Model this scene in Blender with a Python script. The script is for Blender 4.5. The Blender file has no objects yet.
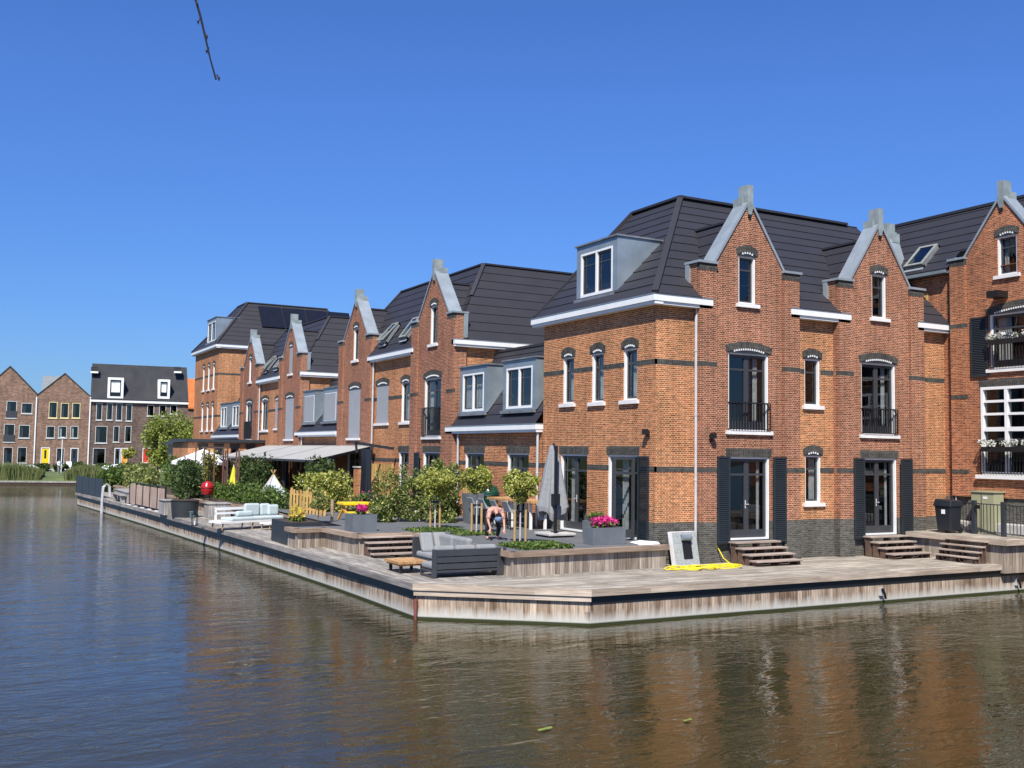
import bpy, math, random
import numpy as np
from mathutils import Vector, Matrix
R = math.radians
random.seed(7)
SC = bpy.context.scene
COL = SC.collection
# ---------------------------------------------------------------- camera
# x runs along the gabled front of the corner house, y along the quay, z up; water at z = 0
HC = 4.0
cam_d = bpy.data.cameras.new('camera')
cam = bpy.data.objects.new('camera', cam_d); COL.objects.link(cam)
cam_d.sensor_width = 36.0; cam_d.lens = 1023.0 / 1024.0 * 36.0
cam_d.clip_start = 0.1; cam_d.clip_end = 5000
pitch, roll, yaw = R(3.8375), R(0.84), R(28.585)
f = Vector((0, math.cos(pitch), math.sin(pitch))); x = Vector((1, 0, 0)); u = x.cross(f)
x2 = x * math.cos(roll) + u * math.sin(roll); u2 = -x * math.sin(roll) + u * math.cos(roll)
rz = Matrix.Rotation(-yaw, 3, 'Z')
m3 = Matrix((rz @ x2, rz @ u2, -(rz @ f))).transposed()
cam.matrix_world = Matrix.Translation((0, 0, HC)) @ m3.to_4x4()
SC.camera = cam
# ---------------------------------------------------------------- sky, sun, exposure
W = bpy.data.worlds.new('World'); SC.world = W; W.use_nodes = True
wn = W.node_tree.nodes; wl = W.node_tree.links
bg = wn['Background']; sky = wn.new('ShaderNodeTexSky')
SUN = Vector((-0.395, -0.505, 0.766)).normalized()
sky.sky_type = 'NISHITA'; sky.sun_disc = False
sky.sun_elevation = math.asin(SUN.z); sky.sun_rotation = math.atan2(SUN.x, SUN.y)
sky.air_density = 1.15; sky.dust_density = 0.25; sky.ozone_density = 3.0
tint = wn.new('ShaderNodeVectorMath'); tint.operation = 'MULTIPLY'; tint.inputs[1].default_value = (.445, .73, 1.31)
wl.new(sky.outputs[0], tint.inputs[0])
wtc = wn.new('ShaderNodeTexCoord'); wsp = wn.new('ShaderNodeSeparateXYZ'); wmr = wn.new('ShaderNodeMapRange'); wsc = wn.new('ShaderNodeVectorMath'); wsc.operation = 'SCALE'
wl.new(wtc.outputs['Generated'], wsp.inputs[0]); wl.new(wsp.outputs[2], wmr.inputs[0]); wmr.inputs[1].default_value = 0; wmr.inputs[2].default_value = .32; wmr.inputs[3].default_value = .77; wmr.inputs[4].default_value = 1
wl.new(tint.outputs[0], wsc.inputs[0]); wl.new(wmr.outputs[0], wsc.inputs['Scale']); wl.new(wsc.outputs[0], bg.inputs[0]); bg.inputs[1].default_value = 0.085
sd = bpy.data.lights.new('sun', 'SUN'); sd.energy = 5.0; sd.angle = R(0.53); sd.color = (1.0, 0.955, 0.88)
so = bpy.data.objects.new('sun', sd); COL.objects.link(so)
so.rotation_euler = SUN.to_track_quat('Z', 'Y').to_euler()
vs = SC.view_settings
vs.view_transform = 'Standard'; vs.look = 'None'; vs.gamma = 1; vs.use_curve_mapping = False; vs.exposure = 0.42
SC.cycles.max_bounces = 6; SC.cycles.transparent_max_bounces = 12
# ---------------------------------------------------------------- materials
MATS = {}
def N(nt, t, **k):
    n = nt.nodes.new(t)
    for a, b in k.items(): setattr(n, a, b)
    return n
def mat(name, col=(.5, .5, .5), rough=.7, metal=0.0, spec=.5, var=.12, vscale=3.0, bump=0.0, bscale=40.0):
    if name in MATS: return MATS[name]
    m = bpy.data.materials.new(name); m.use_nodes = True; nt = m.node_tree; L = nt.links
    b = nt.nodes['Principled BSDF']
    b.inputs['Roughness'].default_value = rough; b.inputs['Metallic'].default_value = metal
    b.inputs['Specular IOR Level'].default_value = spec
    tc = N(nt, 'ShaderNodeTexCoord'); no = N(nt, 'ShaderNodeTexNoise'); no.inputs['Scale'].default_value = vscale
    no.inputs['Detail'].default_value = 6
    L.new(tc.outputs['Object'], no.inputs['Vector'])
    mr = N(nt, 'ShaderNodeMapRange'); mr.inputs[3].default_value = 1 - var; mr.inputs[4].default_value = 1 + var
    mr.inputs[1].default_value = .3; mr.inputs[2].default_value = .7
    L.new(no.outputs['Fac'], mr.inputs[0])
    mx = N(nt, 'ShaderNodeVectorMath', operation='SCALE'); mx.inputs[0].default_value = col
    L.new(mr.outputs[0], mx.inputs['Scale']); L.new(mx.outputs[0], b.inputs['Base Color'])
    if bump:
        n2 = N(nt, 'ShaderNodeTexNoise'); n2.inputs['Scale'].default_value = bscale; n2.inputs['Detail'].default_value = 4
        L.new(tc.outputs['Object'], n2.inputs['Vector'])
        bp = N(nt, 'ShaderNodeBump'); bp.inputs['Strength'].default_value = bump; bp.inputs['Distance'].default_value = .02
        L.new(n2.outputs['Fac'], bp.inputs['Height']); L.new(bp.outputs[0], b.inputs['Normal'])
    MATS[name] = m; return m
def brick(name, c1, c2, mortar, bw=.215, rh=.0575, ms=.011, sq=.5, bias=0.0, bumpd=.006):
    m = bpy.data.materials.new(name); m.use_nodes = True; nt = m.node_tree; L = nt.links
    b = nt.nodes['Principled BSDF']; b.inputs['Roughness'].default_value = .88
    b.inputs['Specular IOR Level'].default_value = .25
    uv = N(nt, 'ShaderNodeUVMap'); br = N(nt, 'ShaderNodeTexBrick')
    br.inputs['Scale'].default_value = 1; br.squash = sq; br.squash_frequency = 2; br.inputs['Brick Width'].default_value = bw
    br.inputs['Row Height'].default_value = rh; br.inputs['Mortar Size'].default_value = ms
    br.inputs['Mortar Smooth'].default_value = .15; br.inputs['Bias'].default_value = bias
    br.inputs['Color1'].default_value = (*c1, 1); br.inputs['Color2'].default_value = (*c2, 1)
    br.inputs['Mortar'].default_value = (*mortar, 1)
    L.new(uv.outputs[0], br.inputs['Vector'])
    # brick-to-brick variation and broad weathering
    no = N(nt, 'ShaderNodeTexNoise'); no.inputs['Scale'].default_value = .55; no.inputs['Detail'].default_value = 5
    no.inputs['Roughness'].default_value = .62
    L.new(uv.outputs[0], no.inputs['Vector'])
    n2 = N(nt, 'ShaderNodeTexNoise'); n2.inputs['Scale'].default_value = 1; n2.inputs['Detail'].default_value = 2
    mp = N(nt, 'ShaderNodeMapping'); mp.inputs['Scale'].default_value = (4.2, 14, 1)
    L.new(uv.outputs[0], mp.inputs[0]); L.new(mp.outputs[0], n2.inputs['Vector'])
    mr = N(nt, 'ShaderNodeMapRange'); mr.inputs[1].default_value = .25; mr.inputs[2].default_value = .75
    mr.inputs[3].default_value = .76; mr.inputs[4].default_value = 1.22
    L.new(no.outputs['Fac'], mr.inputs[0])
    m2 = N(nt, 'ShaderNodeMapRange'); m2.inputs[1].default_value = .3; m2.inputs[2].default_value = .7
    m2.inputs[3].default_value = .72; m2.inputs[4].default_value = 1.28
    L.new(n2.outputs['Fac'], m2.inputs[0])
    mm = N(nt, 'ShaderNodeMath', operation='MULTIPLY'); L.new(mr.outputs[0], mm.inputs[0]); L.new(m2.outputs[0], mm.inputs[1])
    n5 = N(nt, 'ShaderNodeTexNoise'); n5.inputs['Scale'].default_value = 1; n5.inputs['Detail'].default_value = 4   # rain runs and bleached patches
    mp5 = N(nt, 'ShaderNodeMapping'); mp5.inputs['Scale'].default_value = (2.3, .33, 1); L.new(uv.outputs[0], mp5.inputs[0]); L.new(mp5.outputs[0], n5.inputs['Vector'])
    m5 = N(nt, 'ShaderNodeMapRange'); m5.inputs[1].default_value = .3; m5.inputs[2].default_value = .7; m5.inputs[3].default_value = .86; m5.inputs[4].default_value = 1.13
    L.new(n5.outputs['Fac'], m5.inputs[0]); mm5 = N(nt, 'ShaderNodeMath', operation='MULTIPLY'); L.new(mm.outputs[0], mm5.inputs[0]); L.new(m5.outputs[0], mm5.inputs[1]); mm = mm5
    sc = N(nt, 'ShaderNodeVectorMath', operation='SCALE'); L.new(br.outputs['Color'], sc.inputs[0]); L.new(mm.outputs[0], sc.inputs['Scale'])
    L.new(sc.outputs[0], b.inputs['Base Color'])
    bp = N(nt, 'ShaderNodeBump', invert=True); bp.inputs['Strength'].default_value = .6; bp.inputs['Distance'].default_value = bumpd
    L.new(br.outputs['Fac'], bp.inputs['Height']); L.new(bp.outputs[0], b.inputs['Normal'])
    MATS[name] = m; return m
def planks(name, c1, c2, width=.14, along='v', gap=.006, streak=1.0, rough=.8, white=0.0, length=3.0, contrast=.35):
    """boards lie side by side across the UV axis other than `along`"""
    m = bpy.data.materials.new(name); m.use_nodes = True; nt = m.node_tree; L = nt.links
    b = nt.nodes['Principled BSDF']; b.inputs['Roughness'].default_value = rough
    b.inputs['Specular IOR Level'].default_value = .2
    uv = N(nt, 'ShaderNodeUVMap'); sp = N(nt, 'ShaderNodeSeparateXYZ'); L.new(uv.outputs[0], sp.inputs[0])
    ac, al = (sp.outputs[0], sp.outputs[1]) if along == 'v' else (sp.outputs[1], sp.outputs[0])
    dv = N(nt, 'ShaderNodeMath', operation='DIVIDE'); L.new(ac, dv.inputs[0]); dv.inputs[1].default_value = width
    fl = N(nt, 'ShaderNodeMath', operation='FLOOR'); L.new(dv.outputs[0], fl.inputs[0])
    fr = N(nt, 'ShaderNodeMath', operation='FRACT'); L.new(dv.outputs[0], fr.inputs[0])
    # butt joints: each board shifted by its own random amount
    wn1 = N(nt, 'ShaderNodeTexWhiteNoise', noise_dimensions='1D'); L.new(fl.outputs[0], wn1.inputs['W'])
    ad = N(nt, 'ShaderNodeMath', operation='MULTIPLY_ADD'); L.new(wn1.outputs[0], ad.inputs[0]); ad.inputs[1].default_value = 7.0
    dl = N(nt, 'ShaderNodeMath', operation='DIVIDE'); L.new(al, dl.inputs[0]); dl.inputs[1].default_value = length
    L.new(dl.outputs[0], ad.inputs[2])
    f2 = N(nt, 'ShaderNodeMath', operation='FLOOR'); L.new(ad.outputs[0], f2.inputs[0])
    cb = N(nt, 'ShaderNodeCombineXYZ'); L.new(fl.outputs[0], cb.inputs[0]); L.new(f2.outputs[0], cb.inputs[1])
    wn2 = N(nt, 'ShaderNodeTexWhiteNoise', noise_dimensions='2D'); L.new(cb.outputs[0], wn2.inputs['Vector'])
    cb2 = N(nt, 'ShaderNodeCombineXYZ')
    s1 = N(nt, 'ShaderNodeMath', operation='MULTIPLY'); L.new(ac, s1.inputs[0]); s1.inputs[1].default_value = 26
    s2 = N(nt, 'ShaderNodeMath', operation='MULTIPLY'); L.new(al, s2.inputs[0]); s2.inputs[1].default_value = 1.6
    L.new(s1.outputs[0], cb2.inputs[0]); L.new(s2.outputs[0], cb2.inputs[1]); L.new(wn2.outputs[0], cb2.inputs[2])
    no = N(nt, 'ShaderNodeTexNoise'); no.inputs['Scale'].default_value = 1; no.inputs['Detail'].default_value = 5
    L.new(cb2.outputs[0], no.inputs['Vector'])
    n3 = N(nt, 'ShaderNodeTexNoise'); n3.inputs['Scale'].default_value = .8; n3.inputs['Detail'].default_value = 4
    L.new(uv.outputs[0], n3.inputs['Vector'])
    mix = N(nt, 'ShaderNodeMix', data_type='RGBA'); mix.inputs['A'].default_value = (*c1, 1); mix.inputs['B'].default_value = (*c2, 1)
    av = N(nt, 'ShaderNodeMath', operation='ADD'); L.new(wn2.outputs[0], av.inputs[0]); L.new(no.outputs['Fac'], av.inputs[1])
    mr0 = N(nt, 'ShaderNodeMapRange'); mr0.inputs[1].default_value = .4; mr0.inputs[2].default_value = 1.6
    L.new(av.outputs[0], mr0.inputs[0]); L.new(mr0.outputs[0], mix.inputs['Factor'])
    mr = N(nt, 'ShaderNodeMapRange'); mr.inputs[1].default_value = .25; mr.inputs[2].default_value = .75
    mr.inputs[3].default_value = 1 - contrast * streak; mr.inputs[4].default_value = 1 + contrast * streak
    L.new(no.outputs['Fac'], mr.inputs[0])
    mr3 = N(nt, 'ShaderNodeMapRange'); mr3.inputs[1].default_value = .3; mr3.inputs[2].default_value = .7
    mr3.inputs[3].default_value = .8; mr3.inputs[4].default_value = 1.2
    L.new(n3.outputs['Fac'], mr3.inputs[0])
    mu = N(nt, 'ShaderNodeMath', operation='MULTIPLY'); L.new(mr.outputs[0], mu.inputs[0]); L.new(mr3.outputs[0], mu.inputs[1])
    g = N(nt, 'ShaderNodeMath', operation='GREATER_THAN'); L.new(fr.outputs[0], g.inputs[0]); g.inputs[1].default_value = gap / width
    gm = N(nt, 'ShaderNodeMapRange'); gm.inputs[3].default_value = .25; gm.inputs[4].default_value = 1; L.new(g.outputs[0], gm.inputs[0])
    mu2 = N(nt, 'ShaderNodeMath', operation='MULTIPLY'); L.new(mu.outputs[0], mu2.inputs[0]); L.new(gm.outputs[0], mu2.inputs[1])
    sc = N(nt, 'ShaderNodeVectorMath', operation='SCALE'); L.new(mix.outputs['Result'], sc.inputs[0]); L.new(mu2.outputs[0], sc.inputs['Scale'])
    out = sc.outputs[0]
    if white:   # salt bloom above the waterline, algae at it
        n4 = N(nt, 'ShaderNodeTexNoise'); n4.inputs['Scale'].default_value = 3.5; n4.inputs['Detail'].default_value = 5
        mp4 = N(nt, 'ShaderNodeMapping'); mp4.inputs['Scale'].default_value = (2, .35, 1); L.new(uv.outputs[0], mp4.inputs[0]); L.new(mp4.outputs[0], n4.inputs['Vector'])  # stringers carry the painted shade of the space under the steps
        ge = N(nt, 'ShaderNodeNewGeometry'); sz = N(nt, 'ShaderNodeSeparateXYZ'); L.new(ge.outputs['Position'], sz.inputs[0])
        ma = N(nt, 'ShaderNodeMath', operation='MULTIPLY_ADD'); L.new(n4.outputs['Fac'], ma.inputs[0]); ma.inputs[1].default_value = -.42; L.new(sz.outputs[2], ma.inputs[2])
        mw = N(nt, 'ShaderNodeMapRange'); mw.inputs[1].default_value = -.12; mw.inputs[2].default_value = .1; mw.inputs[3].default_value = white; mw.inputs[4].default_value = 0
        L.new(ma.outputs[0], mw.inputs[0])
        mx = N(nt, 'ShaderNodeMix', data_type='RGBA'); L.new(mw.outputs[0], mx.inputs['Factor']); L.new(out, mx.inputs['A']); mx.inputs['B'].default_value = (.52, .50, .44, 1)
        mg = N(nt, 'ShaderNodeMapRange'); mg.inputs[1].default_value = .045; mg.inputs[2].default_value = .075; mg.inputs[3].default_value = 1; mg.inputs[4].default_value = 0
        L.new(sz.outputs[2], mg.inputs[0])
        mx2 = N(nt, 'ShaderNodeMix', data_type='RGBA'); L.new(mg.outputs[0], mx2.inputs['Factor']); L.new(mx.outputs['Result'], mx2.inputs['A']); mx2.inputs['B'].default_value = (.035, .045, .018, 1)
        out = mx2.outputs['Result']
    L.new(out, b.inputs['Base Color'])
    bp = N(nt, 'ShaderNodeBump'); bp.inputs['Strength'].default_value = .5; bp.inputs['Distance'].default_value = .008
    L.new(mu2.outputs[0], bp.inputs['Height']); L.new(bp.outputs[0], b.inputs['Normal'])
    MATS[name] = m; return m
def leafmat(name, c1, c2, c3=None):
    m = bpy.data.materials.new(name); m.use_nodes = True; nt = m.node_tree; L = nt.links
    b = nt.nodes['Principled BSDF']; b.inputs['Roughness'].default_value = .55; b.inputs['Specular IOR Level'].default_value = .35
    ge = N(nt, 'ShaderNodeNewGeometry'); cr = N(nt, 'ShaderNodeValToRGB')
    cr.color_ramp.elements[0].color = (*c1, 1); cr.color_ramp.elements[1].color = (*(c3 or c2), 1)
    if c3: e = cr.color_ramp.elements.new(.6); e.color = (*c2, 1)
    L.new(ge.outputs['Random Per Island'], cr.inputs[0]); L.new(cr.outputs[0], b.inputs['Base Color'])
    tr = N(nt, 'ShaderNodeBsdfTranslucent'); L.new(cr.outputs[0], tr.inputs[0])
    ms = N(nt, 'ShaderNodeMixShader'); ms.inputs[0].default_value = .3
    L.new(b.outputs[0], ms.inputs[1]); L.new(tr.outputs[0], ms.inputs[2]); L.new(ms.outputs[0], nt.nodes['Material Output'].inputs[0])
    MATS[name] = m; return m
def glassmat(name, tint=(.35, .38, .4), base=.0):
    m = bpy.data.materials.new(name); m.use_nodes = True; nt = m.node_tree; L = nt.links
    nt.nodes.remove(nt.nodes['Principled BSDF'])
    gl = N(nt, 'ShaderNodeBsdfGlossy'); gl.inputs['Roughness'].default_value = .01; gl.inputs['Color'].default_value = (.9, .95, 1, 1)
    tc = N(nt, 'ShaderNodeTexCoord'); no = N(nt, 'ShaderNodeTexNoise'); no.inputs['Scale'].default_value = 1.3
    L.new(tc.outputs['Object'], no.inputs['Vector'])
    bp = N(nt, 'ShaderNodeBump'); bp.inputs['Strength'].default_value = .12; bp.inputs['Distance'].default_value = .02
    L.new(no.outputs['Fac'], bp.inputs['Height']); L.new(bp.outputs[0], gl.inputs['Normal'])
    tr = N(nt, 'ShaderNodeBsdfTransparent'); tr.inputs['Color'].default_value = (*tint, 1)
    fr = N(nt, 'ShaderNodeFresnel'); ge = N(nt, 'ShaderNodeNewGeometry'); mi = N(nt, 'ShaderNodeMapRange')
    mi.inputs[3].default_value = 1.75; mi.inputs[4].default_value = 1 / 1.75; L.new(ge.outputs['Backfacing'], mi.inputs[0]); L.new(mi.outputs[0], fr.inputs['IOR'])
    ms = N(nt, 'ShaderNodeMixShader'); L.new(fr.outputs[0], ms.inputs[0]); L.new(tr.outputs[0], ms.inputs[1]); L.new(gl.outputs[0], ms.inputs[2])
    L.new(ms.outputs[0], nt.nodes['Material Output'].inputs[0]); MATS[name] = m; return m

brick('brick_orange', (.18, .048, .016), (.455, .135, .045), (.61, .37, .195), ms=.0105)
brick('brick_red', (.110, .029, .014), (.275, .077, .035), (.50, .30, .19), ms=.0095)
brick('brick_deep', (.17, .044, .018), (.38, .120, .046), (.50, .30, .18), ms=.008)
brick('brick_plinth', (.050, .047, .040), (.105, .098, .083), (.17, .158, .132), ms=.009)
brick('brick_brown', (.14, .078, .052), (.27, .160, .110), (.31, .235, .18), bw=.5, rh=.16, ms=.012)
brick('brick_grey', (.085, .055, .045), (.17, .115, .09), (.19, .14, .12), bw=.5, rh=.16, ms=.012)
brick('brick_black', (.040, .038, .033), (.072, .068, .059), (.11, .103, .088), bw=.0667, rh=.3, ms=.009, sq=1.0)
mat('tile_dark', (.0265, .025, .0295), .6, var=.10, vscale=1.2, bump=.15, bscale=9)
brick('tile_far', (.045, .047, .05), (.06, .06, .062), (.02, .02, .02), bw=.3, rh=.34, ms=.03, sq=1.0)
brick('tile_orange', (.62, .17, .045), (.70, .22, .07), (.30, .09, .03), bw=.3, rh=.34, ms=.03, sq=1.0)
planks('deck_boards', (.25, .22, .175), (.45, .405, .335), width=.145, along='u', contrast=.5)
planks('deck_quay', (.22, .20, .17), (.36, .33, .285), width=.145, along='v', contrast=.5)
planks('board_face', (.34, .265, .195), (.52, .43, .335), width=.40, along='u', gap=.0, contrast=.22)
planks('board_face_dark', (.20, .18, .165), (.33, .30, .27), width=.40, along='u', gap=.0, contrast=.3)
planks('quay_boards', (.17, .105, .065), (.50, .395, .29), width=.16, along='v', white=.95, length=9)
planks('terrace_boards', (.20, .155, .115), (.43, .36, .285), width=.15, along='v', length=9)
planks('rim_board', (.24, .17, .12), (.36, .27, .20), width=.5, along='u', gap=0, contrast=.25)
planks('fence_yellow', (.50, .29, .09), (.66, .42, .15), width=.14, along='v', gap=.012, length=9)
planks('fence_pink', (.42, .30, .23), (.50, .37, .29), width=.1, along='v', length=9)
planks('table_wood', (.40, .22, .09), (.52, .31, .14), width=.12, along='v')
planks('pallet_wood', (.28, .22, .18), (.42, .35, .29), width=.3, along='u', gap=0)
planks('grey_weathered', (.26, .24, .22), (.38, .36, .33), width=.14, along='v')
mat('zinc', (.26, .305, .33), .42, .35, var=.16, vscale=1.5)
mat('zinc_light', (.31, .35, .365), .45, .25, var=.14, vscale=2.0)
mat('lead', (.22, .23, .24), .5, .3, var=.25)
mat('white_paint', (.80, .80, .77), .45, var=.04)
mat('white_stone', (.74, .72, .68), .7, var=.08)
mat('cream_paint', (.70, .62, .30), .5, var=.05)
mat('anthracite', (.046, .048, .053), .35, var=.08)
mat('anthracite_dark', (.030, .036, .045), .4, var=.08)
mat('shutter_green', (.020, .027, .032), .45, var=.1)
mat('black_metal', (.012, .013, .014), .4, var=.1)
mat('steel_pipe', (.56, .56, .55), .4, .2, var=.1)
mat('screen_fabric', (.30, .31, .32), .8, var=.05)
mat('curtain', (.72, .72, .68), .9, var=.2, vscale=5)
mat('interior_shade', (.02, .019, .018), .9)  # near-black: the shade of unlit rooms is put into the colour
mat('awning_fabric', (.37, .36, .33), .8, var=.06, vscale=2)
mat('grey_fabric', (.25, .255, .26), .9, var=.12, vscale=8)
mat('cushion_grey', (.25, .255, .25), .9, var=.08, bump=.3, bscale=12)
mat('cushion_blue', (.46, .53, .53), .9, var=.08)
mat('planter_grey', (.13, .145, .155), .6, var=.12)
mat('planter_black', (.028, .032, .036), .55, var=.15)
mat('planter_teal', (.10, .15, .15), .6)
mat('paver_dark', (.12, .125, .128), .8, var=.15, vscale=2, bump=.3)
mat('soil', (.06, .04, .025), .95, var=.3)
mat('bark', (.16, .12, .085), .9, var=.3, vscale=14, bump=.6)
mat('stake_wood', (.42, .27, .11), .8, var=.15, vscale=10)
mat('flower_pink', (.80, .06, .30), .7, var=.2)
mat('flower_white', (.82, .82, .78), .7, var=.1)
mat('flower_yellow', (.75, .55, .08), .7, var=.2)
mat('red_enamel', (.38, .015, .018), .18, var=.05)
mat('yellow_fabric', (.60, .56, .03), .8, var=.06)
mat('yellow_paint', (.82, .55, .01), .5, var=.05)
mat('orange_paint', (.72, .33, .03), .5)
mat('red_paint', (.65, .03, .02), .5)
mat('green_enamel', (.008, .055, .032), .25, var=.1)
mat('toy_green', (.04, .35, .12), .5)
mat('tent_fabric', (.50, .56, .62), .9, var=.12, vscale=6)
mat('white_fabric', (.78, .79, .80), .9, var=.06)
mat('hose_yellow', (.80, .66, .02), .5)
mat('plastic_black', (.015, .018, .024), .38, var=.1)
mat('cabinet_green', (.34, .335, .20), .6, var=.06)
mat('granite', (.36, .38, .36), .5, var=.35, vscale=30)
mat('concrete', (.46, .44, .41), .85, var=.14, vscale=4, bump=.3)
mat('skin', (.50, .28, .19), .6, var=.05)
mat('blouse', (.52, .27, .22), .85, var=.75, vscale=22)
mat('trousers_black', (.015, .014, .016), .8)
mat('cap_denim', (.18, .25, .40), .85, var=.2, vscale=14)
mat('hair', (.035, .02, .012), .6)
mat('red_pole', (.20, .06, .045), .7, var=.3, vscale=8)
mat('solar_glass', (.012, .013, .018), .18)
mat('grass', (.095, .125, .035), .9, var=.4, vscale=.5)
mat('frame_far', (.50, .50, .47), .6)
mat('bark_pale', (.46, .43, .38), .85, var=.2, vscale=8)
mat('sash_pale', (.27, .28, .24), .35)
mat('pallet_shaded', (.11, .065, .045), .85, var=.3, vscale=6)  # pallet wood darkened, the shade beneath the treads put into its colour
mat('zinc_old', (.27, .31, .30), .6, .1, var=.25, vscale=3)
mat('slate_pale', (.20, .22, .22), .8, var=.1)
mat('pergola_wood', (.13, .07, .05), .8, var=.2)
mat('path_stone', (.36, .33, .29), .9, var=.2, vscale=.6)
mat('twig_bark', (.05, .045, .05), .8)
mat('lily', (.20, .26, .05), .5)
mat('rust_pipe', (.02, .02, .02), .5)
leafmat('leaf_hedge', (.045, .08, .015), (.19, .25, .05), (.48, .44, .17))
leafmat('leaf_yellow', (.13, .17, .02), (.38, .40, .07), (.62, .58, .20))
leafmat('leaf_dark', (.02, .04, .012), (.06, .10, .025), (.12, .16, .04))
leafmat('leaf_mid', (.035, .07, .012), (.10, .17, .03), (.20, .26, .05))
leafmat('leaf_willow', (.14, .20, .03), (.29, .35, .06), (.44, .47, .13))
leafmat('leaf_reed', (.06, .09, .025), (.14, .17, .05), (.25, .25, .10))
leafmat('petal_pink', (.65, .03, .22), (.85, .08, .38))
leafmat('petal_white', (.62, .62, .56), (.85, .85, .80))
leafmat('petal_yellow', (.55, .40, .03), (.80, .66, .20))
glassmat('glass', (.50, .52, .53)); glassmat('glass_far', (.2, .22, .23)); glassmat('glass_frosted', (.6, .66, .64))
def water_mat():
    m = bpy.data.materials.new('water'); m.use_nodes = True; nt = m.node_tree; L = nt.links
    b = nt.nodes['Principled BSDF']; b.inputs['Base Color'].default_value = (.036, .030, .009, 1)
    b.inputs['Roughness'].default_value = .02; b.inputs['IOR'].default_value = 1.333
    tc = N(nt, 'ShaderNodeTexCoord')
    def noise(sx, sy, rot, det, dist=0.0):
        mp = N(nt, 'ShaderNodeMapping'); mp.inputs['Rotation'].default_value = (0, 0, R(rot)); mp.inputs['Scale'].default_value = (sx, sy, 1)
        L.new(tc.outputs['Object'], mp.inputs[0]); n = N(nt, 'ShaderNodeTexNoise'); n.inputs['Scale'].default_value = 1
        n.inputs['Detail'].default_value = det; n.inputs['Roughness'].default_value = .55; n.inputs['Distortion'].default_value = dist
        L.new(mp.outputs[0], n.inputs['Vector']); return n.outputs['Fac']
    prev = None
    for sx, sy, rot, det, st, di in ((.9, 2.0, -28, 3, 1.0, .024), (3.4, 7.0, -12, 3, 1.0, .013), (.22, .6, -28, 2, 1.0, .03)):
        bp = N(nt, 'ShaderNodeBump'); bp.inputs['Strength'].default_value = st; bp.inputs['Distance'].default_value = di
        L.new(noise(sx, sy, rot, det, .6), bp.inputs['Height'])
        if sx > 1:   # gusts: ripples come and go in patches
            mq = N(nt, 'ShaderNodeMapRange'); mq.inputs[1].default_value = .35; mq.inputs[2].default_value = .65; mq.inputs[3].default_value = .25; mq.inputs[4].default_value = 1.0
            L.new(noise(.10, .22, -20, 3, 1.2), mq.inputs[0]); L.new(mq.outputs[0], bp.inputs['Strength'])
        if prev: L.new(prev, bp.inputs['Normal'])
        prev = bp.outputs[0]
    L.new(prev, b.inputs['Normal']); MATS['water'] = m
water_mat()

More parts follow.
